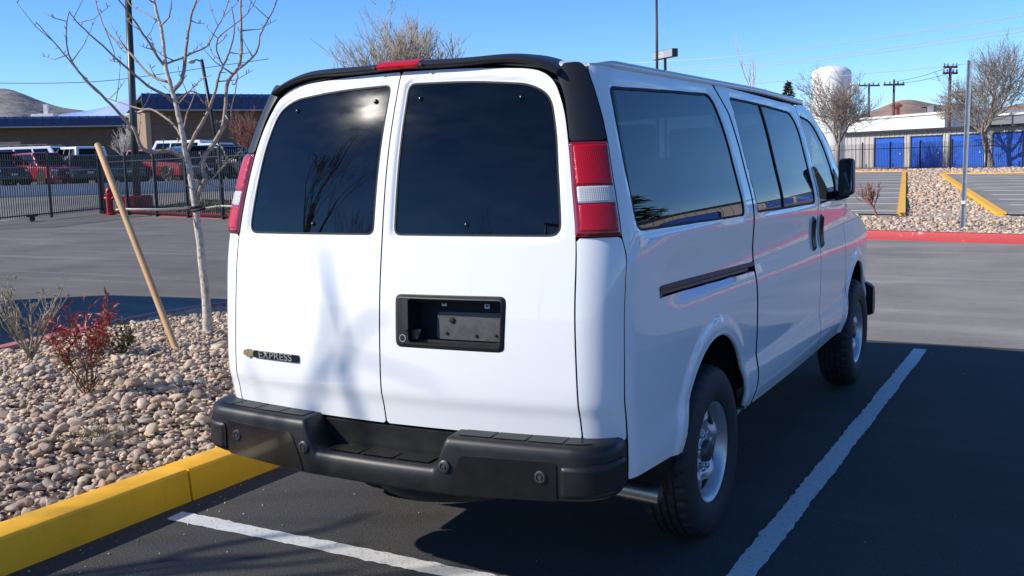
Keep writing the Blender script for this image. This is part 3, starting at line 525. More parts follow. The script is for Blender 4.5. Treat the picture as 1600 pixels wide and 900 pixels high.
p, n = BP(.112, 1.056, .006); mb = MB(); mb.lathe([(.015, 0), (.015, .006), (.011, .006), (.010, .001), (.001, .001)], 16); o = mb.build('lock_cylinder', chrome, dR, sh=30); o.location = p; o.rotation_euler = Vector(n).to_track_quat('Z', 'Y').to_euler()
hw = panel('handle_well', BODY, psdf(rpoly([(.135, 1.085), (.18, 1.092), (.165, 1.055), (.14, 1.05)], .004)), (.12, .2, 1.04, 1.1), .005, plast, dR, off=-.01, depth=.04)
# badge on the left hand door
p0, n0 = BP(.54, .938, .004); ang = math.atan2(BODY(.66, .938)[1]-BODY(.42, .938)[1], .24)
bar = panel('name_badge', BODY, psdf(rpoly([(.408, .953), (.668, .953), (.668, .923), (.408, .923)], .003)), (.39, .69, .91, .97), .006, plast_g, dL, off=.007, depth=.007, mirror=True)
pt, nn = BP(.538, .938, .0075); text_mesh('badge_lettering', 'EXPRESS', .041, mat('badge_silver', (.30, .30, .30), rough=.35, metal=.3), dL, (-pt[0], pt[1], pt[2]), (math.radians(90), 0, math.atan2(-(BODY(.64, .938)[1]-BODY(.43, .938)[1]), BODY(.64, .938)[0]-BODY(.43, .938)[0])), depth=.0016, sx=1.30)
BOW = [(.6985-x, .938+z) for x, z in ((-.030, .012), (-.012, .012), (-.009, .018), (.013, .018), (.012, .012), (.030, .012), (.027, -.010), (.011, -.010), (.009, -.017), (-.013, -.017), (-.012, -.010), (-.033, -.010))]
panel('emblem', BODY, psdf(BOW), (.65, .75, .91, .965), .0035, mat('gold_emblem', (.55, .45, .24), rough=.3, metal=.8), dL, off=.008, depth=.008, mirror=True)
# corner pillars, tail lights, lower corners
PIL = rpoly([(.7925, 1.7615), (.931, 1.7615), (.925, 1.84, .1), (.905, 1.95, .1), (.888, 2.022, .04), (.868, 2.044, .02), (.80, 2.040, .004), (.762, 2.004, .004), (.7875, 1.93, .08)], .003)
LCN = rpoly([(.782, 1.427, .012), (.944, 1.427, .012), (.966, 1.36, .2), (.968, 1.0, .2), (.962, .706, .012), (.801, .716, .01), (.788, 1.10, .2)])
TLO = rpoly([(.789, 1.757), (.934, 1.757), (.940, 1.431), (.779, 1.431)], .006); dTLO = psdf(TLO)
def corner(mir):
    panel('pillar_trim', BODY, psdf(PIL), (.74, .95, 1.74, 2.085), .01, plast, van, off=.004, depth=.03, mirror=mir)
    panel('lower_corner_panel', BODY, psdf(LCN), (.77, .98, .69, 1.44), .0125, paint, van, depth=.03, mirror=mir, rim=dark)
    t = panel('tail_light', BODY, dTLO, (.77, .95, 1.42, 1.77), .006, redd, van, off=.006, depth=.03, mirror=mir, disp=lambda a, b: .006*sst(-dTLO(a, b)/.01))
    t['label'] = 'tail light with red lenses above and below a clear one'
    for nm, z0, z1, mm in (('red_lens', 1.607, 1.745, redl), ('clear_lens', 1.545, 1.602, clr), ('red_lens', 1.448, 1.540, redl)):
        dd = psdf(rpoly([(.804-(1.76-z1)*.02, z1), (.926+(1.76-z1)*.014, z1), (.926+(1.76-z0)*.014, z0), (.804-(1.76-z0)*.02, z0)], .004))
        panel(nm, BODY, dd, (.78, .95, z0-.01, z1+.01), .006, mm, t, off=.0125, depth=.004, mirror=mir, disp=lambda a, b, dd=dd: .003*sst(-dd(a, b)/.006))
    pass
both(corner)
# spoiler and high brake light
mb = MB(); path = [(x, spl([0, .38, .67, .748, .79], [2.056, 2.051, 2.035, 2.008, 1.986])(abs(x))) for x in np.concatenate([np.linspace(-.778, -.66, 10), np.linspace(-.64, .64, 40), np.linspace(.66, .778, 10)])]
rings = []
for x, z in path:
    b = BODY(abs(x), z); k = 1-.12*sst((abs(x)-.6)/.2); R_ = []
    for dy, dz in ((.03, .002), (-.012, .002), (-.030, .007), (-.033, .016), (-.024, .026), (.0, .034), (.06, .042), (.16, .046), (.16, .01)): R_.append((math.copysign(b[0], x)*(1+.25*max(dz, 0)*0), b[1]+dy, z+dz*k+.0))
    rings.append(R_)
mb.loft(rings); sp = mb.build('rear_spoiler', plast, van, sh=50)
mb = MB(); mb.loft([[(math.copysign(BODY(abs(x), 2.055)[0], x), BODY(abs(x), 2.055)[1]+dy, 2.054+dz) for dy, dz in ((-.020, .004), (-.036, .007), (-.040, .016), (-.030, .0275), (.01, .041), (.01, .004))] for x in np.linspace(-.117, .117, 16)])
hb = mb.build('high_brake_light', redl, van, sh=40)
for x in (-.108, .108):
    mb = MB(); mb.lathe([(.008, 0), (.008, .003), (.003, .003)], 10, (x, BODY(abs(x), 2.055)[1]-.0415, 2.070), 'y'); mb.build('lens_screw', plast, hb)
# side panels
SEAM = [(2.377, 2.033), (2.49, 1.90), (2.525, 1.72), (2.540, 1.43), (2.575, 1.15), (2.600, .90), (2.605, .70), (2.605, .47)]
QUA = rpoly([(.970, .556), (.972, 1.0), (.970, 1.36), (.948, 1.43), (.9405, 1.757), (.932, 1.84), (.912, 1.95), (.893, 2.033)]+SEAM+[(2.37, .495), (1.47, .522)])
QWIN = rpoly([(.992, 1.958, .03), (2.33, 1.985, .07), (2.395, 1.80, .1), (2.420, 1.418, .04), (1.05, 1.440, .06), (1.015, 1.70, .1)])
SD = [(a+.024, b) for a, b in SEAM]
DOOR2 = [(3.960, 1.985), (3.955, 1.70), (4.010, 1.354), (4.080, 1.075), (4.085, .80), (4.085, .47)]
SDR = rpoly(SD+DOOR2[::-1])
APIL = [(4.20, 2.012), (4.37, 1.955), (4.70, 1.74), (4.90, 1.45), (4.97, 1.36)]
FDR = rpoly([(a+.009, b) for a, b in DOOR2[::-1]]+APIL[:4]+[(4.955, 1.34), (4.93, 1.10), (4.96, .90), (4.955, .47)])
FEN = rpoly([(4.965, .47), (4.967, .90), (4.937, 1.10), (4.962, 1.34), (4.98, 1.352), (5.25, 1.275), (5.7, 1.20), (6.02, 1.11), (6.08, .98), (6.09, .62), (6.05, .47)])
SWIN = rpoly([(2.618, 1.982, .02), (3.10, 1.972, .2), (3.80, 1.945, .12), (3.895, 1.86, .1), (3.935, 1.405, .04), (2.640, 1.420, .02), (2.600, 1.70, .2)])
FWIN = rpoly([(4.020, 1.935, .02), (4.33, 1.905, .1), (4.57, 1.73, .15), (4.66, 1.50, .1), (4.665, 1.405, .02), (4.075, 1.395, .03), (4.035, 1.64, .2)])
SLOT = rpoly([(1.288, 1.2175), (2.62, 1.186), (2.62, 1.138), (1.286, 1.173)], .008)
dQ, dQW, dSD, dFD, dFE, dSW, dFW, dSL = map(psdf, (QUA, QWIN, SDR, FDR, FEN, SWIN, FWIN, SLOT))
def arch(i, g=0.):
    yc, zc, R = ARCH[i]
    def d(a, b): p = BODY(a, b); return np.where(p[..., 2] > zc, np.hypot(p[..., 1]-yc, p[..., 2]-zc), np.abs(p[..., 1]-yc))-R-g
    return d
a0_, a1_ = arch(0), arch(1)
def side(mir):
    dpq = lambda dw: (lambda a, b: -.007*sst(1-dw(a, b)/.022))
    def win(par, dw, rng, clear=False, split=None):
        panel('gasket', BODY, lambda a, b: np.abs(dw(a, b)+.003)-.0055, rng, .009, rubber, par, off=-.006, depth=.004, mirror=mir)
        if split is None: panel('window', BODY, lambda a, b: dw(a, b)+.006, rng, .02, lglass if clear else tint, par, off=-.010, depth=0, mirror=mir)
        else:
            for sg in (-1, 1): panel('window', BODY, lambda a, b: np.maximum(dw(a, b)+.006, sg*(a-split)+.006), rng, .02, tint, par, off=-.010, depth=0, mirror=mir)
            panel('window_divider', BODY, lambda a, b: np.maximum(dw(a, b)+.004, np.abs(a-split)-.010), (split-.05, split+.05, rng[2], rng[3]), .008, rubber, par, off=-.004, depth=.01, mirror=mir)
    q = panel('rear_quarter_panel', BODY, lambda a, b: np.maximum.reduce([dQ(a, b), -dQW(a, b), -a0_(a, b), -dSL(a, b) if not mir else dQ(a, b)-9]), (.87, 2.64, .45, 2.05), .018, paint, van, depth=.03, mirror=mir, disp=dpq(dQW), rim=dark)
    win(q, dQW, (.95, 2.46, 1.38, 2.01))
    d = panel('side_door', BODY, lambda a, b: np.maximum.reduce([dSD(a, b), -dSW(a, b)]), (2.36, 4.10, .46, 2.05), .018, paint, van, depth=.03, mirror=mir, disp=dpq(dSW), rim=dark)
    win(d, dSW, (2.56, 3.98, 1.36, 2.0), split=3.145)
    fd = panel('front_door', BODY, lambda a, b: np.maximum.reduce([dFD(a, b), -dFW(a, b), -a1_(a, b)]), (3.94, 5.0, .46, 2.03), .018, paint, van, depth=.03, mirror=mir, disp=dpq(dFW), rim=dark)
    win(fd, dFW, (4.0, 4.7, 1.36, 1.96), clear=True)
    panel('front_fender', BODY, lambda a, b: np.maximum(dFE(a, b), -a1_(a, b)), (4.9, 6.12, .46, 1.38), .018, paint, van, depth=.03, mirror=mir, rim=dark)
    for par, s in ((d, 3.890), (fd, 4.127)):
        hh = psdf(rpoly([(s-.022, 1.330), (s+.022, 1.330), (s+.026, 1.122), (s-.018, 1.122)], .02))
        panel('door_handle', BODY, hh, (s-.06, s+.06, 1.1, 1.35), .007, plast_g, par, off=.006, depth=.012, mirror=mir, disp=lambda a, b, hh=hh: .016*sst(-hh(a, b)/.02))
    sx = -1 if mir else 1
    for i in (0, 1):     # rolled arch lip
        yc, zc, R = ARCH[i]; mb = MB(); pts = []
        for th in np.linspace(math.radians(5), math.radians(173), 40):
            y = yc+R*math.cos(th); z = zc+R*math.sin(th)
            s = y+.598
            for _ in range(6): s += y-BODY(s, z)[1]
            b = BODY(s, z); pts.append((sx*(b[0]-.012), b[1], z))
        mb.tube(pts, .0135, 8); mb.build('arch_lip', paint, van, smooth=True)
        mb = MB(); rg = []
        for th in np.linspace(math.radians(-14), math.radians(194), 32):
            rg.append([(sx*xx, yc+(R+.02)*math.cos(th), zc+(R+.02)*math.sin(th)) for xx in (.885, .42)])
        mb.loft(rg, closed=False, cap=False); mb.build('wheel_well', dark, van, fix=False)
    # drip rail
    ss = np.linspace(1.10 if mir else .905, 4.20, 90); mb = MB(); zt = lambda s: 2.036-.024*sst((s-3.0)/1.3)
    rg = [];
    for s in ss:
        p, n = BP(s, float(zt(s)), 0); kk = .25+.75*float(sst((s-ss[0])/.16)); rg.append([(sx*(p[0]+a*kk), p[1], p[2]+b*kk) for a, b in ((-.02, -.006), (.006, -.008), (.010, 0), (.004, .003), (.003, .009), (.007, .013), (.002, .019), (-.02, .021))])
    mb.loft(rg); mb.build('drip_rail', mat('rail_paint', (.62, .62, .61), rough=.3, coat=.6), van, sh=40)
    rg = [[(sx*(BODY(s, float(zt(s)))[0]+a), BODY(s, float(zt(s)))[1], float(zt(s))+b) for a, b in ((-.015, -.016), (.005, -.016), (.004, -.0075), (-.015, -.0075))] for s in np.linspace(2.40, 4.2, 30)]
    mb = MB(); mb.loft(rg); mb.build('door_top_seal', rubber, van)
    # mirror
    mb = MB(); cx, cy, cz = .978, 3.97, 1.545
    prof = [(-.055, -.115, .86), (-.062, -.06, 1.), (-.062, .06, 1.), (-.05, .120, .9)]
    rings = []
    for k, (dy, sc) in enumerate(((-.045, .93), (-.03, 1.), (.02, .98), (.06, .80), (.075, .5))):
        rings.append([(sx*(cx+sc*a), cy+dy, cz+sc*b) for a, b in rpoly([(-.048, -.120), (.052, -.115), (.049, .122), (-.045, .118)], .028, 4)])
    mb.loft(rings); mi = mb.build('side_mirror', plast, van, sh=45)
    mb = MB(); gv = [(sx*(cx+a), cy-.036-.001+(-.012)*(1 if a > 0 else 0), cz+b) for a, b in rpoly([(-.038, -.104), (.042, -.1), (.04, .106), (-.036, .103)], .022, 4)]
    mb.add(gv, [tuple(range(len(gv)))]); mg = mb.build('mirror_glass', mat('mirror', (.3, .32, .34), rough=.02, metal=1.), mi); mg.location = (0, -.004, 0)
    mb = MB(); mb.tube([(sx*.86, 4.03, 1.42), (sx*.93, 4.0, 1.425), (sx*.985, 3.99, 1.44)], [.04, .032, .028], 10); mb.build('mirror_arm', plast, mi, smooth=True)
    mb = MB(); pp = [BODY(s, z)+np.array([.004, 0, 0]) for s, z in ((4.60, 1.40), (4.78, 1.40), (4.765, 1.52), (4.66, 1.60))]; mb.add([(sx*p[0], p[1], p[2]) for p in pp]+[(sx*(p[0]-.02), p[1], p[2]) for p in pp], [(0, 1, 2, 3), (7, 6, 5, 4), (0, 4, 5, 1), (1, 5, 6, 2), (2, 6, 7, 3), (3, 7, 4, 0)]); mb.build('mirror_sail', plast, mi)
    # rocker
    rg = [[(sx*(BODY(s, .48)[0]+a), BODY(s, .48)[1], z) for a, z in ((-.02, .475), (-.045, .44), (-.09, .44), (-.09, .475))] for s in np.linspace(2.46, 4.95, 20)]
    mb = MB(); mb.loft(rg); mb.build('rocker_flange', paint, van)
both(side)
ALLS = rpoly([(.75, .60), (.75, 1.40), (.76, 1.75), (.75, 2.03), (2.4, 2.03), (4.18, 2.0), (4.36, 1.945), (4.69, 1.73), (4.89, 1.44), (4.96, 1.34), (5.2, 1.26), (6.0, 1.08), (6.03, .5), (2.6, .5), (.97, .57)]); dAL = psdf(ALLS)
def shade_liner(mir):  # dark sheets added behind the panels, seam shade put into their colour
    o = panel('seam_shade_liner', BODY, lambda a, b: np.maximum.reduce([dAL(a, b), .02-dQW(a, b)-.01, .02-dSW(a, b)-.01, .02-dFW(a, b)-.01, -a0_(a, b), -a1_(a, b), -dSL(a, b)-.02 if not mir else dAL(a, b)]), (.74, 6.05, .48, 2.05), .03, dark, van, off=-.0305, depth=0, mirror=mir)
    panel('seam_shade_liner', BODY, lambda a, b: np.maximum.reduce([np.abs(a-.40)-.40, np.abs(b-1.38)-.66, .012-dRWIN(a, b), (-dPLF(a, b)-.03) if not mir else dRWIN(a, b)-9]), (0, .82, .70, 2.06), .02, dark, van, off=-.031, depth=0, mirror=mir)
both(shade_liner)
# door track on the right quarter panel
def TRK(name, z0, z1, s0, s1, off, m, dpt=.02):
    f = lambda a: -.0235*(a-1.288)
    po = rpoly([(s0, z1+f(s0)), (s1, z1+f(s1)), (s1, z0+f(s1)), (s0, z0+f(s0))], .004); return panel(name, BODY, psdf(po), (s0-.02, s1+.02, 1.1, 1.24), .0075, m, tr, off=off, depth=dpt)
tr = empty('door_track', (0, 0, 0)); tr.parent = van
TRK('track_channel', 1.166, 1.224, 1.27, 2.63, -.030, dark, 0)
TRK('track_rail', 1.197, 1.2165, 1.290, 2.575, .004, plast_r); TRK('track_cover', 1.181, 1.1925, 1.335, 2.50, -.008, plast); TRK('track_end', 1.171, 1.2165, 1.289, 1.322, .001, plast); TRK('track_lower_lip', 1.1695, 1.1745, 1.325, 2.56, -.002, plast)
# roof, windscreen, bonnet, front end
_rs = BODY(np.concatenate([np.linspace(.70, 1.5, 60), np.linspace(1.6, 4.6, 20)]), 2.038)
def ROOF(u, y):
    u, y = np.broadcast_arrays(np.asarray(u, float), np.asarray(y, float)); zt = 2.040-.09*sst((y-2.9)/1.0)-.02*sst((.75-y)/.5); hw_ = np.interp(y, _rs[:, 1], _rs[:, 0])-.004
    return np.stack([u*hw_, y, zt+.062*(1-np.abs(u)**2.6)], -1)
roof = panel('roof', ROOF, lambda a, b: np.maximum(np.abs(a)-1, np.abs(b-2.08)-1.62), (-1.02, 1.02, .44, 3.72), .035, paint, van, depth=.02)
def curve(pts):
    P = np.array([BODY(s, z) for s, z in pts]); t = np.linspace(0, 1, len(P)); return [spl(t, P[:, k]) for k in range(3)]
cA = curve([(4.37, 1.955), (4.55, 1.85), (4.72, 1.74), (4.93, 1.45), (5.0, 1.36)])
def WSC(u, v): u, v = np.broadcast_arrays(np.asarray(u, float), np.asarray(v, float)); return np.stack([u*cA[0](v), cA[1](v)+.12*(1-u*u)+.02*v*(1-u*u), cA[2](v)+.05*(1-u*u)*(1-v)], -1)
panel('windscreen', WSC, lambda a, b: np.maximum(np.abs(a)-.93, np.abs(b-.5)-.46), (-1, 1, 0, 1), .04, lglass, van, depth=.004, flip=True)
panel('windscreen_frame', WSC, lambda a, b: np.maximum(np.maximum(np.abs(a)-.99, np.abs(b-.5)-.5), -np.maximum(np.abs(a)-.935, np.abs(b-.5)-.455)), (-1.02, 1.02, -.02, 1.02), .03, paint, van, depth=.01, flip=True)
mb = MB(); mb.loft([[(u*BODY(4.3, 1.97)[0], 3.68+.11*(1-u*u)+dy, 1.985+.04*(1-u*u)+dz) for dy, dz in ((0, 0), (.02, -.012), (.0, -.03), (-.03, -.01))] for u in np.linspace(-1, 1, 16)]); mb.build('roof_header', paint, van)
cB = curve([(5.0, 1.352), (5.25, 1.275), (5.7, 1.20), (6.02, 1.11), (6.09, 1.02)])
def HOOD(u, v): u, v = np.broadcast_arrays(np.asarray(u, float), np.asarray(v, float)); return np.stack([u*cB[0](v)*.985, cB[1](v)+.10*(1-u*u)*(.3+.7*v), cB[2](v)+.07*(1-u**2)*(1-.6*v)], -1)
panel('bonnet', HOOD, lambda a, b: np.maximum(np.abs(a)-1, np.abs(b-.5)-.48), (-1.02, 1.02, 0, 1), .04, paint, van, depth=.02, flip=True)
def FRT(u, z): u, z = np.broadcast_arrays(np.asarray(u, float), np.asarray(z, float)); b = BODY(6.07, z); return np.stack([u*b[..., 0]*.985, b[..., 1]+.11*(1-u*u), z], -1)
rect = lambda u0, u1, z0, z1: (lambda a, b: np.maximum(np.abs(a-(u0+u1)/2)-(u1-u0)/2, np.abs(b-(z0+z1)/2)-(z1-z0)/2))
panel('front_panel', FRT, rect(-1, 1, .60, 1.02), (-1.02, 1.02, .59, 1.03), .03, paint, van, depth=.02, flip=True)
panel('grille', FRT, rect(-.62, .62, .72, .98), (-.7, .7, .7, 1.0), .03, plast, van, off=.012, depth=.02, flip=True)
for z in (.76, .81, .86, .91, .955): panel('grille_bar', FRT, rect(-.6, .6, z-.008, z+.008), (-.7, .7, z-.02, z+.02), .012, chrome, van, off=.022, depth=.012, flip=True)
for u in (-.81, .81): panel('headlight', FRT, rect(u-.17, u+.17, .76, .98), (u-.2, u+.2, .74, 1.0), .02, clr, van, off=.012, depth=.02, flip=True)
mb = MB(); mb.loft([[(u*.925, 5.40+.24*(1-abs(u)**5)+dy*(1-.5*abs(u)**8), .56+(z-.56)*(1-.3*abs(u)**14)) for dy, z in ((0, .40), (.08, .43), (.10, .52), (.09, .62), (.03, .70), (-.10, .70), (-.12, .42))] for u in np.concatenate([np.linspace(-1, -.8, 10), np.linspace(-.75, .75, 14), np.linspace(.8, 1, 10)])]); mb.build('front_bumper', plast_r, van, sh=50)
mb = MB(); mb.loft([[(u*.80, 5.40+.1*(1-u*u)+dy, z) for dy, z in ((0, .30), (.05, .30), (.05, .46), (0, .46))] for u in np.linspace(-1, 1, 12)]); mb.build('air_dam', plast, van)
# rear bumper
BX, BR = .80, .15
def BPL(s, o=0.):            # plan outline of the bumper, s from the centre, o = inset
    s = np.asarray(s, float); a = np.abs(s); t0 = math.atan(2*.075*BX); th = t0+(np.clip(a, BX, BX+BR*(math.pi/2-t0))-BX)/BR; se = BX+BR*(math.pi/2-t0)
    x = np.where(a < BX, a, BX+BR*(np.sin(th)-math.sin(t0))); y = np.where(a < BX, .075*a*a, .075*BX*BX+BR*(math.cos(t0)-np.cos(th))); y = np.where(a > se, y+(a-se), y)
    hd_ = np.where(a < BX, np.arctan(.15*a), th); nx, ny = np.sin(hd_), -np.cos(hd_)
    return np.sign(s+1e-12)*(x-nx*o), .092+y-ny*o
TOPH = lambda s: .602+.118*sst((np.abs(s)-.268)/.068)+.004*np.abs(s)
BOT = lambda s: .502+.030*sst((np.abs(s)-.3)/.6)
mb = MB(); rings = []
for s in np.concatenate([np.linspace(-1.10, -.80, 26), np.linspace(-.79, -.37, 14), np.linspace(-.36, -.25, 14), np.linspace(-.24, .24, 14), np.linspace(.25, .36, 14), np.linspace(.37, .79, 14), np.linspace(.80, 1.10, 26)]):
    h = float(TOPH(s)); b = float(BOT(s)); tp = .9 if abs(s) > .9 else 1.; R_ = []
    e = sst((abs(s)-1.0)/.1)*.04
    for o_, z in ((.07, b+.02), (.015, b), (.003, b+.010), (.0, b+.03), (.0, h-.040), (.003, h-.022), (.010, h-.009), (.022, h-.002), (.07, h), (.135, h+.002), (.145, h-.03), (.145, b+.03)):
        x, y = BPL(s, o_+e*.3); R_.append((float(x), float(y), z))
    rings.append(R_)
mb.loft(rings); bu = mb.build('rear_bumper', plast_r, van, sh=38); bu['label'] = 'black plastic rear step bumper'
mb = MB(); mb.loft([[(float(BPL(s, o_)[0]), float(BPL(s, o_)[1]), z) for o_, z in ((.128, .59), (.118, .70), (.135, .712), (.16, .712), (.16, .59))] for s in np.linspace(-.40, .40, 24)]); mb.build('step_back', plast_r, bu, sh=40)
def BF(s, z): x, y = BPL(s, 0.); x, y, z = np.broadcast_arrays(x, y, np.asarray(z, float)); return np.stack([x, y, z], -1)
for sg in (1, -1):
    def mr(pl): return [(sg*p[0], *p[1:]) for p in pl][::sg]
    fa = psdf(rpoly(mr([(.392, .660), (.757, .668), (.757, .530), (.335, .512), (.352, .57)]), .014)); panel('lower_fascia', BF, fa, (min(.3*sg, .8*sg), max(.3*sg, .8*sg), .5, .7), .01, plast_g, bu, off=.0035, depth=.006)
    ec = psdf(rpoly(mr([(.769, .655), (1.045, .668), (1.045, .556), (.772, .541)]), .018)); panel('end_cap', BF, ec, (min(.74*sg, 1.08*sg), max(.74*sg, 1.08*sg), .52, .69), .01, plast_r, bu, off=.006, depth=.008, disp=lambda a, b, ec=ec: .008*sst(-ec(a, b)/.014))
    for s, z, ln in ((.700, .612, .004), (.325, .612, .028)):
        x, y = BPL(sg*s, 0); mb = MB()
        if ln > .01: mb.lathe([(.034, .05), (.030, .03), (.024, -.002), (.0235, -.006), (.020, -.008)], 20, (float(x), float(y), z), 'y')
        mb.lathe([(.023, .01), (.023, -.006-.002*(ln > .01)), (.019, -.011), (.014, -.0112), (.0135, -.006), (.009, -.006), (.008, -.012), (.001, -.0125)], 20, (float(x), float(y), z), 'y')
        mb.build('parking_sensor', mat('sensor_plastic', (.035, .035, .036), rough=.45), bu, sh=35)
    for a, b in ((.365, .49), (.50, .625), (.635, .765), (.775, .90)):
        mb = MB(); V = []
        for s in np.linspace(a, b, 6):
            for o_ in (.040, .125):
                x, y = BPL(sg*s, o_); V.append((float(x), float(y), float(TOPH(s))+.001))
        V2 = [(x, y, z+.0018) for x, y, z in V]; n = len(V); Fc = [(i*2, i*2+2, i*2+3, i*2+1) for i in range(5)]; mb.add(V2+V, Fc+[(0, 1, n+1, n), (10, n+10, n+11, 11)]+[(i*2, n+i*2, n+i*2+2, i*2+2) for i in range(5)]+[(i*2+1, i*2+3, n+i*2+3, n+i*2+1) for i in range(5)]); mb.build('tread_pad', plast_r, bu)
for a, b in ((-.235, -.085), (-.075, .075), (.085, .235)):
    mb = MB(); V = []
    for s in np.linspace(a, b, 4):
        for o_ in (.035, .108): x, y = BPL(s, o_); V.append((float(x), float(y), .607))
    mb.add([(x, y, z+.0015) for x, y, z in V]+V, [(i*2, i*2+2, i*2+3, i*2+1) for i in range(3)]+[(0, 1, 9, 8), (6, 14, 15, 7)]+[(i*2, 8+i*2, 10+i*2, i*2+2) for i in range(3)]+[(i*2+1, i*2+3, 11+i*2, 9+i*2) for i in range(3)]); mb.build('tread_pad', plast_r, bu)
# wheels
TR = .388
def make_wheel(y, sx, first=None):
    w = empty('wheel', (sx*.80, y, TR)); w.parent = van
    if sx < 0: w.rotation_euler = (0, 0, math.pi)
    if first is not None:
        for ch in first.children: copy_tree(ch, w)
        return w
    N = 144; prof = [(.222, .098), (.232, .108), (.262, .1185), (.300, .121), (.335, .117), (.358, .108), (.372, .098), (.381, .086), (.386, .066), (.387, .060), (.379, .0585), (.379, .0505), (.3875, .049), (.388, .022), (.379, .0205), (.379, .0125), (.388, .011)]
    prof = prof+[(r, -h) for r, h in prof[::-1]]; V = []
    for i, (r, h) in enumerate(prof):
        for k in range(N):
            rr = r; th = 2*math.pi*k/N
            if k % 4 == 0 and .37 < r and abs(h) > .058: rr = r-.009
            if k % 4 == 2 and r > .386 and abs(h) < .055: rr = r-.005
            V.append((h, rr*math.cos(th), rr*math.sin(th)))
    m = len(prof); mb = MB(); mb.add(V, [(i*N+k, i*N+(k+1) % N, (i+1)*N+(k+1) % N, (i+1)*N+k) for i in range(m-1) for k in range(N)])
    mb.build('tyre', mat('tyre_rubber', (.016, .016, .0165), rough=.7, var=.3, vscale=30), w, sh=25)
    mb = MB(); mb.lathe([(.219, -.1), (.205, -.09), (.19, 0), (.195, .07), (.208, .088), (.217, .097), (.226, .101), (.229, .096), (.222, .088)], 64, axis='x', cap=False); mb.build('rim', silver, w, sh=40)
    def DSC(t, r):
        t, r = np.broadcast_arrays(np.asarray(t, float), np.asarray(r, float)); h = np.interp(r, [.04, .055, .06, .10, .115, .15, .185, .205], [.062, .062, .045, .045, .058, .066, .058, .030])
        h = h+.012*np.cos(5*t)*sst((r-.09)/.05)*sst((.205-r)/.03); return np.stack([h, r*np.sin(t), r*np.cos(t)], -1)
    def hol(a, b):
        d = np.full(np.shape(a), 9.)
        for k in range(-1, 7):
            t0 = math.pi/5+2*math.pi*k/5; ddx = (a-t0)*b; ddy = (b-.162); d = np.minimum(d, np.hypot(np.maximum(np.abs(ddx)-.026, 0), ddy*1.0)-.021)
        return d
    panel('wheel_disc', DSC, lambda a, b: np.maximum(np.abs(b-.1275)-.0795, -hol(a, b)), (0, 2*math.pi, .045, .210), .0085*2, silver, w, depth=.014) if False else None
    V = []; Fc = []; NT, NR = 200, 34; Tt = np.linspace(0, 2*math.pi, NT+1); Rr = np.linspace(.046, .209, NR+1)
    # disc built with a local grid so that the angular cells stay small
    dsc = panel('wheel_disc', lambda a, b: DSC(a/.16, b), lambda a, b: np.maximum(np.abs(b-.1275)-.0795, -hol(a/.16, b)), (0, 2*math.pi*.16, .044, .211), .006, silver, w, depth=.012)
    mb = MB(); mb.lathe([(.19, .0), (.19, .01), (.05, .01)], 40, axis='x'); mb.build('brake_drum', dark, w)
    mb = MB(); mb.lathe([(.052, .02), (.050, .075), (.044, .088), (.030, .092), (.001, .092)], 28, axis='x', cap=False); mb.build('hub_cap', mat('hub_metal', (.10, .10, .10), rough=.4, metal=.7), w, sh=40)
    for k in range(8):
        th = 2*math.pi*(k+.5)/8; mb = MB(); mb.lathe([(.0135, .044), (.0135, .068), (.009, .074), (.001, .075)], 6, (0, .082*math.cos(th), .082*math.sin(th)), 'x'); mb.build('lug_nut', chrome, w)
    return w
w0 = make_wheel(1.407, 1); make_wheel(4.836, 1, w0); make_wheel(1.407, -1, w0); make_wheel(4.836, -1, w0)
# underside
mb = MB(); mb.box((0, 2.9, .56), (1.60, 5.0, .10)); mb.box((-.45, 3.0, .46), (.09, 4.2, .14)); mb.box((.45, 3.0, .46), (.09, 4.2, .14)); mb.box((0, .62, .575), (1.5, .55, .10)); mb.build('chassis', dark, van)
mb = MB(); mb.tube([(-.72, 1.407, .388), (-.2, 1.407, .388), (-.12, 1.407, .388), (.12, 1.407, .388), (.2, 1.407, .388), (.72, 1.407, .388)], [.05, .05, .15, .15, .05, .05], 16); mb.build('rear_axle', dark, van, smooth=True)
mb = MB(); mb.tube([(-.72, 4.836, .388), (.72, 4.836, .388)], .05, 12); mb.build('front_axle', dark, van, smooth=True)
mb = MB(); mb.tube([(.35, 2.4, .42), (.36, 1.9, .44), (.40, .95, .55), (.48, .73, .47), (.62, .70, .425), (.905, .735, .392)], [.042]*6, 20, cap=False); mb.tube([(.48, .73, .47), (.62, .70, .425), (.905, .735, .392)], [.038]*3, 20, cap=False); mb.build('exhaust_pipe', steel, van, smooth=True)
mb = MB(); pr = [(.16, -.05), (.2, -.09), (.30, -.11), (.36, -.10), (.385, -.06), (.385, .06), (.36, .1), (.2, .1), (.16, .05)]; mb.lathe(pr, 40, (0, .74, .455)); mb.build('spare_tyre', MATS['tyre_rubber'], van, smooth=True)
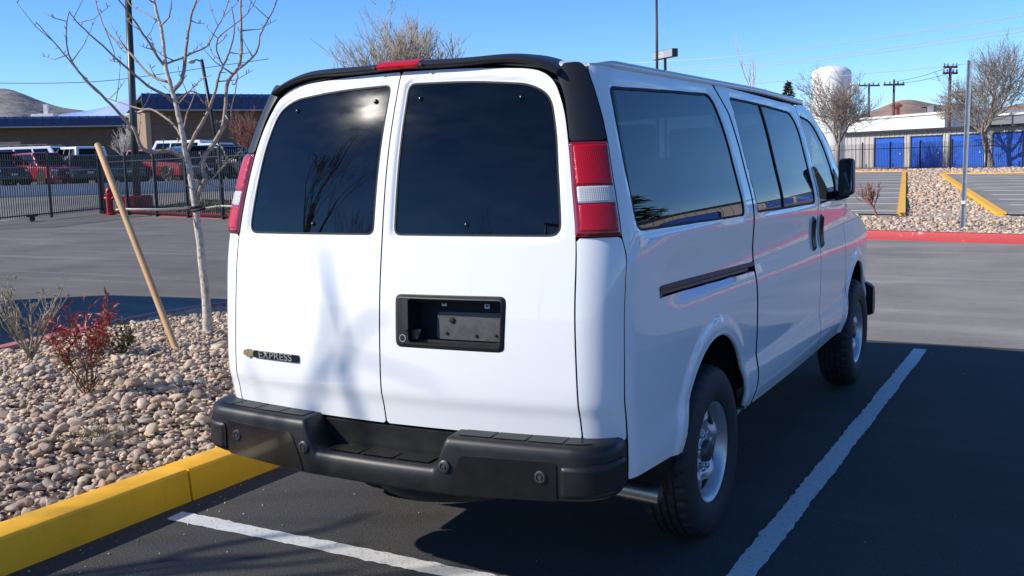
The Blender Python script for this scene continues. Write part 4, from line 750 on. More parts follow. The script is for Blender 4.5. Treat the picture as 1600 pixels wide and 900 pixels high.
# interior
trim = mat('interior_trim', (.05, .048, .045), rough=.8); cloth = mat('seat_cloth', (.075, .072, .07), rough=.9)
mb = MB(); mb.box((0, 2.1, .66), (1.62, 3.6, .06)); mb.build('cabin_floor', trim, van)
mb = MB(); mb.box((0, 2.1, 1.985), (1.44, 3.2, .03)); mb.build('headliner', mat('headliner_cloth', (.15, .145, .135), rough=.95), van)
def seat(x, y, w_, n):
    s = empty('seat', (x, y, .69)); s.parent = van
    mb = MB(); mb.box((0, 0, .33), (w_, .48, .14)); bev(mb.build('cushion', cloth, s), .04, 3)
    mb = MB(); mb.box((0, 0, 0), (w_, .13, .62), R=Matrix.Rotation(math.radians(12), 3, 'X')); o = mb.build('backrest', cloth, s); o.location = (0, -.25, .70); bev(o, .04, 3)
    mb = MB(); mb.box((0, 0, .13), (w_*.8, .4, .26)); mb.build('seat_base', trim, s)
    for k in range(n):
        mb = MB(); mb.box((0, 0, 0), (.26, .09, .17)); o = mb.build('headrest', cloth, s); o.location = ((k-(n-1)/2)*w_/n, -.33, 1.08); bev(o, .035, 3)
for y in (1.05, 1.95, 2.85): seat(0, y, 1.30, 3)
seat(.42, 3.62, .5, 1); seat(-.42, 3.62, .5, 1)
mb = MB(); mb.box((0, 4.25, 1.15), (1.5, .35, .30)); bev(mb.build('dashboard', trim, van), .06, 3)
mb = MB(); cpt = [(-.42+.19*math.cos(a), 3.98+.19*math.sin(a)*.45, 1.28+.19*math.sin(a)*.9) for a in np.linspace(0, 2*math.pi, 25)]; mb.tube(cpt, .014, 8, cap=False); mb.build('steering_wheel', trim, van, smooth=True)
# ================================================================ beyond the red kerb, right hand side
redk = mat('red_kerb_paint', (.40, .022, .03), rough=.6, col2=(.48, .36, .30), mix=(.62, .70), vscale=3.5, bump=.3, bscale=20)
rk = empty('kerb', (KP[0], KP[1], 0)); rk['kind'] = 'structure'
for u0 in np.arange(-27, 39, 3.0): a = kp(u0, 0); b = kp(u0+3, 0); kerb_seg(rk, a, b, .17, .17, redk, 1, g=.004)
us = np.linspace(-60, 60, 13); qs = [.15, 3, 10, 20, 30, 40, 51, 60, 75, 110]; V = []
for q in qs:
    for u in us: p = kp(u, q); V.append((p[0], p[1], p[2]+(.09 if q < 5 else .03)))
n = len(us); gb = nobj('gravel_slope', V, [(i*n+j, i*n+j+1, (i+1)*n+j+1, (i+1)*n+j) for i in range(len(qs)-1) for j in range(n-1)], mat('far_gravel', (.30, .24, .185), rough=.95, col2=(.44, .37, .29), mix=(.35, .65), vscale=9, bump=.8, bscale=9, bdist=.06)); gb['kind'] = 'structure'
def up(p, dz): return np.array([p[0], p[1], float(hz(p[0], p[1]))+dz])
def uq(p): d = np.array(p[:2])-KP; return d@KD, d@KN
def lot(px_pts):
    P_ = [RT(*q) for q in px_pts]; return [uq(p) for p in P_]
lotL = lot([(1408, 341), (1413, 270.5)]); lotR = lot([(1565, 341), (1472, 275)])
# stalls left of the gravel strip and right of it, laid as strips that follow the slope
def strip_lot(name, ua, ub, q0, q1, m, dz):
    qq = np.linspace(q0, q1, 12); V = []
    for k, q in enumerate(qq):
        t = k/11
        for u in (ua(t), ub(t)): p = kp(u, q); V.append((p[0], p[1], p[2]+dz))
    o = nobj(name, V, [(2*k, 2*k+1, 2*k+3, 2*k+2) for k in range(11)], m); o['kind'] = 'structure'; return o
(uL0, qL0), (uL1, qL1) = lotL; (uR0, qR0), (uR1, qR1) = lotR
fL = lambda t: uL0+(uL1-uL0)*t; fR = lambda t: uR0+(uR1-uR0)*t
strip_lot('upper_lot', lambda t: -45, fL, qL0, qL1, a_old, .10); strip_lot('upper_lot', fR, lambda t: 45, qR0, qR1, a_old, .10)
for i in range(11):
    q = qL0+(qL1-qL0)*(i+.3)/11; t = (q-qL0)/(qL1-qL0); o = sheet('stall_line', [kp(-40, q)+[0, 0, .106], kp(fL(t)-.2, q)+[0, 0, .106], kp(fL(t)-.2, q+.30)+[0, 0, .106], kp(-40, q+.30)+[0, 0, .106]], wp)
    q = qR0+(qR1-qR0)*(i+.3)/11; t = (q-qR0)/(qR1-qR0); o = sheet('stall_line', [kp(fR(t)+.5, q)+[0, 0, .106], kp(40, q)+[0, 0, .106], kp(40, q+.30)+[0, 0, .106], kp(fR(t)+.5, q+.30)+[0, 0, .106]], wp)
def kerb_run(label_pts, m, w=.16, h=.14):
    e = empty('kerb', label_pts[0]); e['kind'] = 'structure'
    for a, b in zip(label_pts[:-1], label_pts[1:]):
        N_ = max(1, int(np.linalg.norm(b-a)/3.2))
        for k in range(N_):
            p = a+(b-a)*k/N_; q = a+(b-a)*(k+1)/N_; d = (q-p)[:2]; L_ = np.linalg.norm(d); d = d/L_; nn = np.array([-d[1], d[0]])*w/2; mb = MB()
            R1 = [(p[0]+nn[0], p[1]+nn[1], p[2]-.1), (p[0]+nn[0], p[1]+nn[1], p[2]+h), (p[0]-nn[0], p[1]-nn[1], p[2]+h), (p[0]-nn[0], p[1]-nn[1], p[2]-.1)]; R2 = [(x+q[0]-p[0]-d[0]*.02, y+q[1]-p[1]-d[1]*.02, z+q[2]-p[2]) for x, y, z in R1]; mb.loft([R1, R2]); o = mb.build('kerb_stone', m, e); o.location = -Vector(e.location)
kerb_run([kp(uL0, qL0), kp(uL1, qL1), kp(uL1-22, qL1)], ymat, .20); kerb_run([kp(uR0, qR0), kp(uR1, qR1), kp(uR1+28, qR1)], ymat, .22)
# stones on the slope
def outside(u, q):
    t = np.clip((q-qL0)/(qL1-qL0), 0, 1); lin = (q > qL0-.1) & (q < qL1+.1); return ~(lin & (u < uL0+(uL1-uL0)*t+.15)) & ~((q > qR0-.1) & (q < qR1+.1) & (u > uR0+(uR1-uR0)*np.clip((q-qR0)/(qR1-qR0), 0, 1)-.15))
qq = .2+RNG.uniform(0, 1, 34000)**1.25*(qL1+5); uu = 9.06-.398*(qq+19.74)+RNG.uniform(-9, 9, 34000); k = outside(uu, qq); uu, qq = uu[k], qq[k]; XY = KP+uu[:, None]*KD+qq[:, None]*KN; P = np.stack([XY[:, 0], XY[:, 1], hz(XY[:, 0], XY[:, 1])+np.where(qq < 5, .10, .05)], -1)
S = stone_sizes(len(P), .045, .35)*(1+qq/45)[:, None]; bulk('gravel', ICO1, P, S, stm, gb)
# storage building with blue doors
blue = mat('blue_door_paint', (.022, .105, .50), rough=.4, var=.12, vscale=3); gwall = mat('grey_metal_wall', (.42, .40, .385), rough=.5, var=.08, vscale=2); droof = mat('dark_trim', (.02, .022, .035), rough=.5)
def storage(A, Bp, h, label, first_gap, door_w, pil_w, flip=False):
    A = np.array(A, float); Bp = np.array(Bp, float); d = Bp-A; d[2] = 0; L_ = np.linalg.norm(d); ang = math.atan2(d[1], d[0]); s = empty('storage_building', A, ang); tag(s, label, 'building')
    sgn = 1 if not flip else -1     # front faces local -y
    mb = MB(); mb.box((L_/2, sgn*4.06, h/2-.5), (L_, 8, h+1.0)); mb.build('wall', gwall, s)
    mb = MB(); mb.box((L_/2, sgn*4.0, h+.03), (L_+.5, 8.6, .14)); mb.build('roof', droof, s)
    ribm = bpy.data.meshes.new('rib'); t = MB(); t.box((0, 0, 0), (.06, .05, 1.0)); ribm.from_pydata(t.v, [], t.f); ribm.materials.append(gwall)
    def rib(x, z0, z1): o = link(bpy.data.objects.new('wall_rib', ribm), s); o.location = (x, sgn*.045, (z0+z1)/2); o.scale = (1, 1, z1-z0)
    x = .18
    while x < first_gap-.1: rib(x, -.4, h-.06); x += .42
    x = first_gap; dh = 2.12
    while x+door_w < L_:
        mb = MB()
        nst = 24; mb.box((x+door_w/2, sgn*.03, dh/2), (door_w, .02, dh))
        for k in range(nst): mb.box((x+door_w/2, sgn*.018, dh*(k+.5)/nst), (door_w, .02, dh/nst*.5))
        dr = mb.build('roller_door', blue, s)
        mb = MB(); mb.box((x+.035, sgn*.0, dh/2), (.07, .09, dh)); mb.box((x+door_w/2, sgn*.0, dh+.03), (door_w, .09, .07)); mb.build('door_frame', droof, dr)
        mb = MB(); mb.box((x+door_w-.25, -.005*sgn, 1.0), (.10, .05, .12)); mb.build('latch', mat('latch_metal', (.7, .7, .7), rough=.3, metal=.6), dr)
        for rx in np.arange(x, x+door_w, .42): rib(rx, dh+.1, h-.06)
        rib(x+door_w+pil_w*.3, -.4, h-.06); rib(x+door_w+pil_w*.75, -.4, h-.06)
        x += door_w+pil_w
    return s
sA = DP(1319, 262, 75.); sB = DP(1603, 259, 62.); sA[2] = .62; sB[2] = .62; dS = (sB-sA); dS[2] = 0; uS = dS/np.linalg.norm(dS); sB2 = sA+uS*62
storage(sA, sB2, 2.55, 'grey metal storage building with a row of blue roller doors behind a black fence', 2.85, 2.55, .62)
# black picket fences
iron = mat('black_iron', (.010, .010, .011), rough=.45)
def fence(name, A, Bp, h, sp, post, label, group=None, zA=0., zB=0., rails=(.12, .88), pw=.022, post_w=.075, cat='fence'):
    A = np.array([A[0], A[1], zA], float); Bp = np.array([Bp[0], Bp[1], zB], float); d = Bp-A; L_ = np.linalg.norm(d[:2]); e = empty(name, A, math.atan2(d[1], d[0])); tag(e, label, cat, group); sl = (zB-zA)/L_
    for r in rails: mb = MB(); mb.loft([[(x, y*.02, h*r+z*.022+sl*x) for y, z in ((-1, -1), (1, -1), (1, 1), (-1, 1))] for x in (0, L_)]); mb.build('rail', iron, e)
    t = MB(); t.box((0, 0, h*.5+.03), (pw, pw, h*.97)); pm = bpy.data.meshes.new('picket'); pm.from_pydata(t.v, [], t.f); pm.materials.append(iron)
    N_ = min(290, int(L_/sp))
    for k in range(N_): o = link(bpy.data.objects.new('picket', pm), e); x = (k+.5)*L_/N_; o.location = (x, 0, sl*x)
    for x in np.arange(0, L_+.01, post): mb = MB(); mb.box((x, 0, h*.5+.03+sl*x), (post_w, post_w, h+.12)); mb.box((x, 0, h+.10+sl*x), (post_w*1.25, post_w*1.25, .03)); mb.build('post', iron, e)
    return e
nF = np.array([-uS[1], uS[0], 0])*-1
if nF @ (CAM-sA) < 0: nF = -nF
fA = sA+nF*2.2-uS*3.5; fence('iron_fence', fA, fA+uS*29, 1.75, .13, 2.45, 'black iron picket fence running in front of the blue storage doors', None, .60, .60, rails=(.06, .80), pw=.018)
# buildings, tank, poles behind
whitew = mat('white_stucco', (.66, .65, .62), rough=.8, var=.08, vscale=1.5); greyd = mat('grey_panel', (.16, .17, .19), rough=.7)
def gable(name, label, px0, px1, ytop, depth, m, deep=14, ybase=None):
    a = DP(px0, ytop, depth*1.07); b = DP(px1, ytop, depth*.93); d = b-a; L_ = np.linalg.norm(d[:2]); e = empty(name, (a[0], a[1], .5), math.atan2(d[1], d[0])); tag(e, label, 'building'); h = a[2]-.5
    mb = MB(); mb.box((L_/2, deep/2, h/2-.5), (L_, deep, h+1)); mb.build('wall', m, e); mb = MB(); mb.box((L_/2, deep/2, h+.08), (L_+.3, deep+.3, .18)); mb.build('parapet', whitew, e); return e, L_, h
e, L_, h = gable('warehouse', 'long white flat roofed warehouse behind the storage building', 1325, 1476, 189, 96, whitew)
mb = MB(); mb.lathe([(.35, 0), (.35, .9), (.55, .95), (.62, 1.15), (.3, 1.35), (.01, 1.36)], 14, (L_*.34, 2.0, h+.1)); mb.build('roof_vent', mat('rusty_vent', (.30, .10, .06), rough=.7), e, sh=40)
for fx in (.55, .75): mb = MB(); mb.box((L_*fx, 4, h+.5), (.9, .9, 1.0)); mb.build('roof_unit', greyd, e)
gable('warehouse', 'dark grey flat roofed warehouse with a pale parapet behind the storage building', 1477, 1640, 187, 90, greyd)
tk = DP(1298, 240, 106); te = empty('water_tank', (tk[0], tk[1], .6)); tag(te, 'tall white cylindrical tank behind the bare tree', 'tank'); rad_ = 29/1600*106*1.02; ht = DP(1298, 112, 106)[2]-.6
mb = MB(); mb.lathe([(rad_, -1.), (rad_, ht-.25), (rad_*.96, ht-.05), (rad_*.72, ht+.30), (rad_*.3, ht+.48), (.02, ht+.5)], 48); mb.build('tank_shell', mat('white_tank_paint', (.70, .69, .66), rough=.5, var=.06, vscale=1.2), te, sh=40)
for z in (ht*.35, ht*.68): mb = MB(); mb.lathe([(rad_+.01, z-.06), (rad_+.05, z-.04), (rad_+.05, z+.04), (rad_+.01, z+.06)], 48, cap=False); mb.build('hoop', whitew, te)
pr_ = _R*np.array([1, 1, 0]); pr_ /= np.linalg.norm(pr_); fw = -_F*np.array([1, 1, 0]); fw /= np.linalg.norm(fw); o0 = pr_*rad_*.62+fw*(rad_*.95); mb = MB(); mb.tube([o0+[0, 0, 0], o0+[0, 0, ht*.78], o0+[0, 0, ht*.84]+pr_*.25, o0+pr_*.75+[0, 0, ht*.84], o0+pr_*.95+[0, 0, ht*.74]], .16, 10); mb.build('overflow_pipe', whitew, te, smooth=True)
polem = mat('pole_wood', (.10, .055, .04), rough=.85, var=.3, vscale=5)
def upole(px, ytop, depth, arms, r, label):
    t = DP(px, ytop, depth); e = empty('utility_pole', (t[0], t[1], .6)); tag(e, label, 'pole', 'utility poles beyond the storage building'); h = t[2]-.6; mb = MB(); mb.tube([(0, 0, -1), (0, 0, h*.5), (0, 0, h)], [r, r*.85, r*.65], 10); mb.build('shaft', polem, e, smooth=True)
    a = math.atan2(_R[1], _R[0])+.25
    for dz, ln in arms:
        mb = MB(); mb.box((0, 0, h-dz), (ln, .14, .16), a); ar = mb.build('crossarm', polem, e)
        for k in (-.45, -.2, .2, .45): mb = MB(); mb.lathe([(.05, 0), (.09, .05), (.05, .12), (.08, .17), (.02, .24)], 8, (ln*k*math.cos(a), ln*k*math.sin(a), h-dz+.08)); mb.build('insulator', mat('insulator', (.18, .16, .15), rough=.3), ar)
    return e, h
upole(1358, 130, 112, [(.25, 2.6)], .15, 'thin dark utility pole in front of the hills next to the white tank'); upole(1397, 124, 96, [(.5, 2.2), (5.0, 2.4)], .15, 'dark utility pole with two crossarms above the white warehouse'); upole(1485, 103, 86, [(.1, 1.3), (.6, 1.4)], .17, 'tall brown utility pole with stacked crossarms above the grey warehouse'); upole(1449, 165, 150, [(.3, 2.)], .15, 'small far utility pole on the hillside'); upole(1518, 140, 92, [(.2, 2.6)], .16, 'utility pole standing behind the right hand bare tree')
# wires
wirem = mat('bright_wire', (.62, .64, .66), rough=.3, metal=.6); wired = mat('dark_wire', (.03, .03, .03), rough=.6)
def wire(pts, depth, m, label, r):
    mb = MB(); P_ = smooth_path([DP(x, y, dd) for (x, y), dd in zip(pts, depth)], 8); mb.tube(P_, r, 5); o = mb.build('overhead_wire', m, None, smooth=True); tag(o, label, 'wire', 'overhead wires')
WL = 'bright overhead wire crossing the clear sky'
wire([(880, 103), (1100, 92), (1330, 66), (1700, 8)], [120, 105, 90, 70], wirem, 'bright wire crossing the clear sky, uppermost of the run', .032); wire([(900, 111), (1100, 104), (1330, 83), (1700, 26)], [120, 105, 90, 70], wirem, 'bright wire just below the uppermost one in the clear sky', .028); wire([(900, 114), (1100, 108), (1330, 88), (1700, 33)], [120, 105, 90, 70], wirem, 'lower bright wire of the close pair in the clear sky', .028); wire([(1150, 134), (1330, 117), (1485, 103), (1700, 70)], [120, 100, 86, 70], wirem, 'bright wire meeting the top of the tall brown utility pole', .028)
for ya, yb in ((128, 104), (131, 114)): wire([(1397, ya), (1440, (ya+yb)/2+3), (1485, yb)], [96, 91, 86], wired, 'dark wire slung between the two crossarm poles, %s' % ('upper one' if ya < 130 else 'lower one'), .02)
wire([(-60, 129), (120, 129), (250, 116), (420, 92)], [95, 95, 95, 95], wired, 'dark wire over the blue roofed building', .03)
# galvanised post, dark lamp pole, pylon sign
gp = RT(1504, 362); mb = MB(); hgt = DP(1512, 98, 21.9)[2]-gp[2]; e = empty('sign_post', gp); tag(e, 'galvanised metal sign post standing in the gravel strip', 'post'); lean = Matrix.Rotation(math.radians(.8), 3, 'Y')
prof = [(-.048, -.016), (-.034, -.016), (-.020, .022), (.020, .022), (.034, -.016), (.048, -.016), (.048, -.008), (.038, -.008), (.024, .030), (-.024, .030), (-.038, -.008), (-.048, -.008)]
mb.loft([[tuple(lean @ Vector((x, y, z))) for x, y in prof] for z in np.linspace(-.2, hgt, 6)]); mb.build('post', mat('galvanised', (.42, .43, .44), rough=.42, metal=.7, var=.15, vscale=8), e)
mb = MB(); mb.box((0, -.03, .62), (.09, .02, .07)); mb.build('date_sticker', whitew, e)
lp = DP(1028, 250, 56); lz = DP(1028, -90, 56)[2]; e = empty('lamp_pole', (lp[0], lp[1], 0)); tag(e, 'thin dark lamp pole rising past the small grey pylon sign', 'lamp pole'); mb = MB(); mb.tube([(0, 0, 0), (0, 0, lz)], [.085, .06], 10); mb.build('pole', iron, e, smooth=True); mb = MB(); mb.box((.55, 0, lz), (1.1, .3, .12)); bev(mb.build('lamp_head', iron, e), .03); mb = MB(); mb.lathe([(.3, 0), (.3, .6), (.28, .62)], 20); mb.build('footing', whitew, e)
sl = DP(1024, 88, 72.5); sr = DP(1055, 82, 70); d = sr-sl; d[2] = 0; L_ = np.linalg.norm(d); ang = math.atan2(d[1], d[0]); hS = 12.4/1600*71; e = empty('pylon_sign', (sl[0]+d[0]*.5, sl[1]+d[1]*.5, 0), ang); tag(e, 'grey pylon sign with white lettering on a dark post above the van roof', 'sign'); zc_ = DP(1040, 85, 71.2)[2]
mb = MB(); mb.box((0, 0, zc_), (L_, .42, hS)); mb.build('sign_box', mat('dark_sign_box', (.02, .02, .022), rough=.5), e); mb = MB(); mb.box((-.0, -.225, zc_), (L_-.04, .03, hS-.05)); mb.build('sign_face', mat('sign_grey', (.30, .33, .35), rough=.5), e); mb = MB(); mb.tube([(0.0, 0, 0), (0.0, 0, zc_-hS/2)], .10, 10); mb.build('post', iron, e)
text_mesh('lettering', 'THE', hS*.46, whitew, e, (-.1, -.245, zc_+hS*.19), (math.radians(90), 0, 0), .004, 1.2); text_mesh('lettering', 'RIVET', hS*.46, whitew, e, (-.1, -.245, zc_-hS*.2), (math.radians(90), 0, 0), .004, 1.2)
# ================================================================ bare trees
def bare_tree(name, label, base, h, seed, m, lean=0., spread=.55, levels=4, r0=None, kids=(5, 5, 5, 4), tlen=.35, cat='tree', group=None, sides=4, up_=.35, thin=.5, tw=1.0):
    rr = random.Random(seed); e = empty(name, base); tag(e, label, cat, group); T = MB(); Cc = MB(); r0 = r0 or h*.018
    def grow(p, d, L, r, lv):
        n = 4 if lv < 3 else 3; P_ = [p]; q = d
        for i in range(n):
            q = q+np.array([rr.gauss(0, .12), rr.gauss(0, .12), rr.gauss(up_*.12, .06)]); q = q/np.linalg.norm(q); P_.append(P_[-1]+q*L/n)
        re = r*(.55 if lv else .7); R_ = list(np.linspace(r, re, n+1)); (T if lv == 0 else Cc).tube(P_, R_, (8 if lv == 0 else (sides+1 if lv == 1 else (sides if lv == 2 else 3))), cap=False)
        if lv >= levels: return
        K = kids[lv]; ph = rr.uniform(0, 6.3)
        for k in range(K):
            f = (1.0 if k == 0 else rr.uniform(.35 if lv else .72, 1.)); j = min(n-1, int(f*n)); pp = P_[j]+(P_[j+1]-P_[j])*(f*n-j); ph += 2.4; ax = np.cross(q, [0, 0, 1.]); ax = np.array([1., 0, 0]) if np.linalg.norm(ax) < .05 else ax/np.linalg.norm(ax); b2 = np.cross(q, ax)
            tlt = spread*rr.uniform(.55, 1.15)*(.35 if k == 0 else 1); dn = q*math.cos(tlt)+(ax*math.cos(ph)+b2*math.sin(ph))*math.sin(tlt); dn = dn+np.array([0, 0, up_*.5]); dn /= np.linalg.norm(dn)
            grow(pp, dn, L*rr.uniform(.55, .82)*(1 if lv else .85/tlen*.36), max(re*rr.uniform(.5, .75)*(1.15 if lv == 0 else 1), .006*tw), lv+1)
    grow(np.zeros(3), np.array([lean, 0, 1.]), h*tlen, r0, 0); kz = h/max(v[2] for v in Cc.v); T.v = [(a*kz, b*kz, c*kz) for a, b, c in T.v]; Cc.v = [(a*kz, b*kz, c*kz) for a, b, c in Cc.v]; T.build('trunk', m, e, smooth=True, fix=False); Cc.build('crown', m, e, smooth=True, fix=False); return e
greyb = mat('grey_bark', (.25, .21, .175), rough=.85, var=.3, vscale=6); tanb = mat('tan_twigs', (.40, .33, .25), rough=.85, var=.3, vscale=3); redb = mat('red_twigs', (.22, .10, .075), rough=.85, var=.3, vscale=3); paleb = mat('pale_twigs', (.55, .50, .45), rough=.85, var=.2, vscale=3)
def on_line(px, py, dep, z): p = DP(px, py, dep); return (p[0], p[1], z)
bare_tree('bare_tree', 'spreading bare tree standing before the white tank', on_line(1306, 262, 66, .60), 7.2, 21, greyb, spread=.82, up_=.28, levels=5, kids=(6, 6, 5, 4, 4), tlen=.24, r0=.17, tw=1.9)
bare_tree('bare_tree', 'bare tree growing between the gravel and the blue doors beyond the sign post', on_line(1549, 263, 62.5, .60), 8.2, 34, greyb, spread=.78, up_=.28, levels=5, kids=(6, 6, 5, 4, 4), tlen=.24, r0=.19, tw=1.9)
bare_tree('bare_tree', 'tall bare tan tree rising behind the left part of the van roof', on_line(585, 262, 62, 0.), 13.0, 8, tanb, spread=.60, levels=5, kids=(5, 5, 5, 4, 3), tlen=.26, r0=.26, up_=.42, tw=2.6)
bare_tree('bare_tree', 'bare tan tree rising behind the red high brake light', on_line(660, 262, 66, 0.), 11.0, 15, tanb, spread=.55, levels=5, kids=(5, 5, 5, 4, 3), tlen=.26, r0=.22, up_=.42, tw=2.6)
bare_tree('bare_tree', 'reddish bare tree in front of the blue roofed brick building', on_line(386, 255, 74, 1.2), 5.2, 44, redb, spread=.62, levels=5, kids=(6, 5, 5, 4, 3), tlen=.22, r0=.13, tw=2.2)
bare_tree('bare_tree', 'small pale bare tree in front of the brick wall', on_line(188, 245, 72, 1.2), 4.4, 51, paleb, spread=.45, levels=4, kids=(6, 5, 4, 3), tlen=.35, r0=.08, tw=1.6)
bare_tree('sapling', 'tall thin leafless sapling behind the van roof next to the conifer top', on_line(1211, 255, 42, 0.), 6.9, 61, paleb, spread=.35, levels=2, kids=(7, 3), tlen=.80, r0=.05, up_=.6, tw=.9)
bare_tree('sapling', 'short thin leafless sapling left of the taller sapling', on_line(1198, 255, 43, 0.), 4.7, 63, paleb, spread=.4, levels=2, kids=(5, 3), tlen=.75, r0=.035, up_=.6, tw=.8)
bare_tree('sapling', 'forked leafless sapling tip rising above the left end of the van roof', on_line(461, 255, 12.3, .15), 3.0, 71, MATS['branch_bark'], spread=.45, levels=2, kids=(4, 2), tlen=.80, r0=.022, up_=.5, tw=.7)
def conifer(base, h, r, seed, label, n=2600, m=None, name='conifer', group=None):
    rr = random.Random(seed); e = empty(name, base); tag(e, label, 'tree', group); mb = MB(); mb.tube([(0, 0, 0), (0, 0, h*.9)], [h*.02, h*.004], 8); mb.build('trunk', polem, e, smooth=True); lf_ = MB()
    for _ in range(n):
        t = rr.random()**.8; z = h*(.06+.94*t); R_ = r*(1-t)**.8*(.80+.3*math.sin(z*5+seed)+rr.uniform(-.15, .2)); a = rr.uniform(0, 6.3); k = rr.random()**.35; p = np.array([math.cos(a)*R_*k, math.sin(a)*R_*k, z]); d = np.array([math.cos(a)+rr.gauss(0, .5), math.sin(a)+rr.gauss(0, .5), rr.uniform(-.1, .9)]); leaf(lf_, p, d, h*.05*rr.uniform(.6, 1.3), h*.022, np.array([rr.gauss(0, .5), rr.gauss(0, .5), 1.]))
    lf_.build('crown', m or mat('conifer_needles', (.035, .055, .022), rough=.7, col2=(.09, .085, .035), vscale=1.5), e, fix=False); return e
conifer(on_line(1231, 250, 82, .3), 7.1, 1.6, 3, 'dark brown green conifer top showing over the van roof', 1500, mat('brown_conifer', (.11, .085, .04), rough=.8, col2=(.06, .055, .025), vscale=2)); conifer(on_line(1194, 250, 84, .3), 6.7, .8, 4, 'narrow conifer top showing over the van roof beside the saplings', 900)
bare_tree('red_twig_shrub', 'small reddish twiggy shrub in the gravel in front of the far parking stalls', RT(1370, 345), 1.0, 81, redb, spread=.6, levels=3, kids=(8, 4, 3), tlen=.25, r0=.02, tw=1.2, cat='shrub')
# hills
def ridge(name, label, pts, depth, m, seed, deep=900):
    V = []; n = 90; xs = np.linspace(pts[0][0], pts[-1][0], n); top = spl([p[0] for p in pts], [p[1] for p in pts])(xs); r = np.random.default_rng(seed); base = CAM.copy()
    nz = [r.normal(size=n) for _ in range(9)]; ker = np.array([1, 3, 5, 3, 1])/13
    for k in range(9):
        f = k/8; dd_ = depth-deep*(1-f)
        for i in range(n):
            p = DP(xs[i], top[i], depth); hh = (p[2]-1)*(f**.85); q = DP(xs[i], 250, dd_); V.append((q[0], q[1], max(-2, hh*(1+.06*np.convolve(nz[k], ker, 'same')[i]*(f < 1))-2)))
    o = nobj(name, V, [(k*n+i, k*n+i+1, (k+1)*n+i+1, (k+1)*n+i) for k in range(8) for i in range(n-1)], m, None, True); o['kind'] = 'structure'; return o
hillm = mat('hill_scrub', (.20, .145, .105), rough=.95, col2=(.33, .20, .15), mix=(.38, .62), vscale=.012, bump=.6, bscale=.05, bdist=8); mtm = mat('mountain_scrub', (.21, .19, .175), rough=.95, col2=(.13, .12, .115), mix=(.40, .62), vscale=.006, bump=1., bscale=.012, bdist=30)
ridge('hills', '', [(1080, 200), (1200, 190), (1290, 184), (1340, 178), (1375, 166), (1410, 154), (1440, 157), (1470, 162), (1500, 163), (1540, 167), (1600, 158), (1700, 150), (1850, 170), (2050, 210)], 1900, hillm, 5); ridge('mountain', '', [(-700, 200), (-450, 165), (-200, 150), (-60, 141), (-15, 140), (20, 138), (45, 146), (75, 158), (100, 166), (140, 172), (200, 185), (300, 205), (420, 240)], 3200, mtm, 9, 1300)
# ================================================================ left hand background
VR = _R*np.array([1, 1, 0]); VR /= np.linalg.norm(VR); vd = ray(170, 260)*np.array([1, 1, 0]); vd /= np.linalg.norm(vd); TC = -vd; VR = np.array([-TC[1], TC[0], 0]); VR = VR if VR@_R > 0 else -VR
gA = G(-70, 358); g0 = G(-12, 350.5); gB = G(161, 334); gE = G(400, 345); gE2 = gE+(gE-gB)*.8
# retaining wall, rising verge and upper lot
wz = .74; w0 = DP(-130, 309, 46.5); w1 = DP(170, 307, 49.5); w2 = DP(420, 303, 52); w3 = w2+(w2-w1)*1.5; wl = w0+(w0-w1)*1.2
for p in (w0, w1, w2, w3, wl): p[2] = wz
Fp = [gA+(gA-g0)*2, gA, gB+(w1-gB)*.0, gE, gE2]; Wp = [wl, w0, w1, w2, w3]
V = [(p[0], p[1], .0) for p in Fp]+[tuple(a[:2]*.5+b[:2]*.5)+(.36,) for a, b in zip(np.array(Fp), np.array(Wp))]+[(p[0], p[1], wz) for p in Wp]
o = nobj('service_road', V, [(r*5+i, r*5+i+1, (r+1)*5+i+1, (r+1)*5+i) for r in range(2) for i in range(4)], mat('pale_asphalt', (.20, .19, .175), rough=.9, var=.15, vscale=1.5)); o['kind'] = 'structure'
grassm = mat('winter_grass', (.15, .135, .05), rough=.9, col2=(.09, .12, .03), mix=(.35, .65), vscale=3)
va = gB+(gE-gB)*.05; vb = gE2; vn = np.array([-(gE-gB)[1], (gE-gB)[0], 0]); vn /= np.linalg.norm(vn); vn = vn if vn@TC < 0 else -vn
sheet('grass_verge', [va+vn*.3+[0, 0, .10], vb+vn*.3+[0, 0, .10], vb+vn*4.2+[0, 0, .42], va+vn*4.2+[0, 0, .42]], mat('verge_soil', (.12, .11, .05), rough=.95, var=.3, vscale=4))
gm = MB(); rg = random.Random(9)
for _ in range(5200):
    a = rg.random(); b = rg.uniform(.02, 1); p = va+(gE2-va)*a*.75+vn*(.3+3.9*b); z = .10+.32*b; an = rg.uniform(0, 6.3); w_ = .02; hgt_ = rg.uniform(.05, .13)
    gm.add([(p[0]-w_*math.cos(an), p[1]-w_*math.sin(an), z), (p[0]+w_*math.cos(an), p[1]+w_*math.sin(an), z), (p[0]+rg.gauss(0, .03), p[1]+rg.gauss(0, .03), z+hgt_)], [(0, 1, 2)])
go = gm.build('grass', grassm, None, fix=False); tag(go, 'short winter grass behind the fence', 'grass', kind='stuff')
rk2 = empty('kerb', gB); rk2['kind'] = 'structure'; N_ = 10
for k in range(N_): a = gB+vn*.08+(gE2-gB)*k/N_; b = gB+vn*.08+(gE2-gB)*(k+1)/N_; kerb_seg(rk2, a, b, .2, .17, redk, 1 if np.cross((gE2-gB)[:2], vn[:2]) > 0 else -1, g=.004)
cwall = mat('white_concrete', (.62, .62, .61), rough=.8, var=.1, vscale=.8, bump=.2, bscale=12)
rw = empty('retaining_wall', w1); tag(rw, 'low pale retaining wall in front of the parked cars', 'wall')
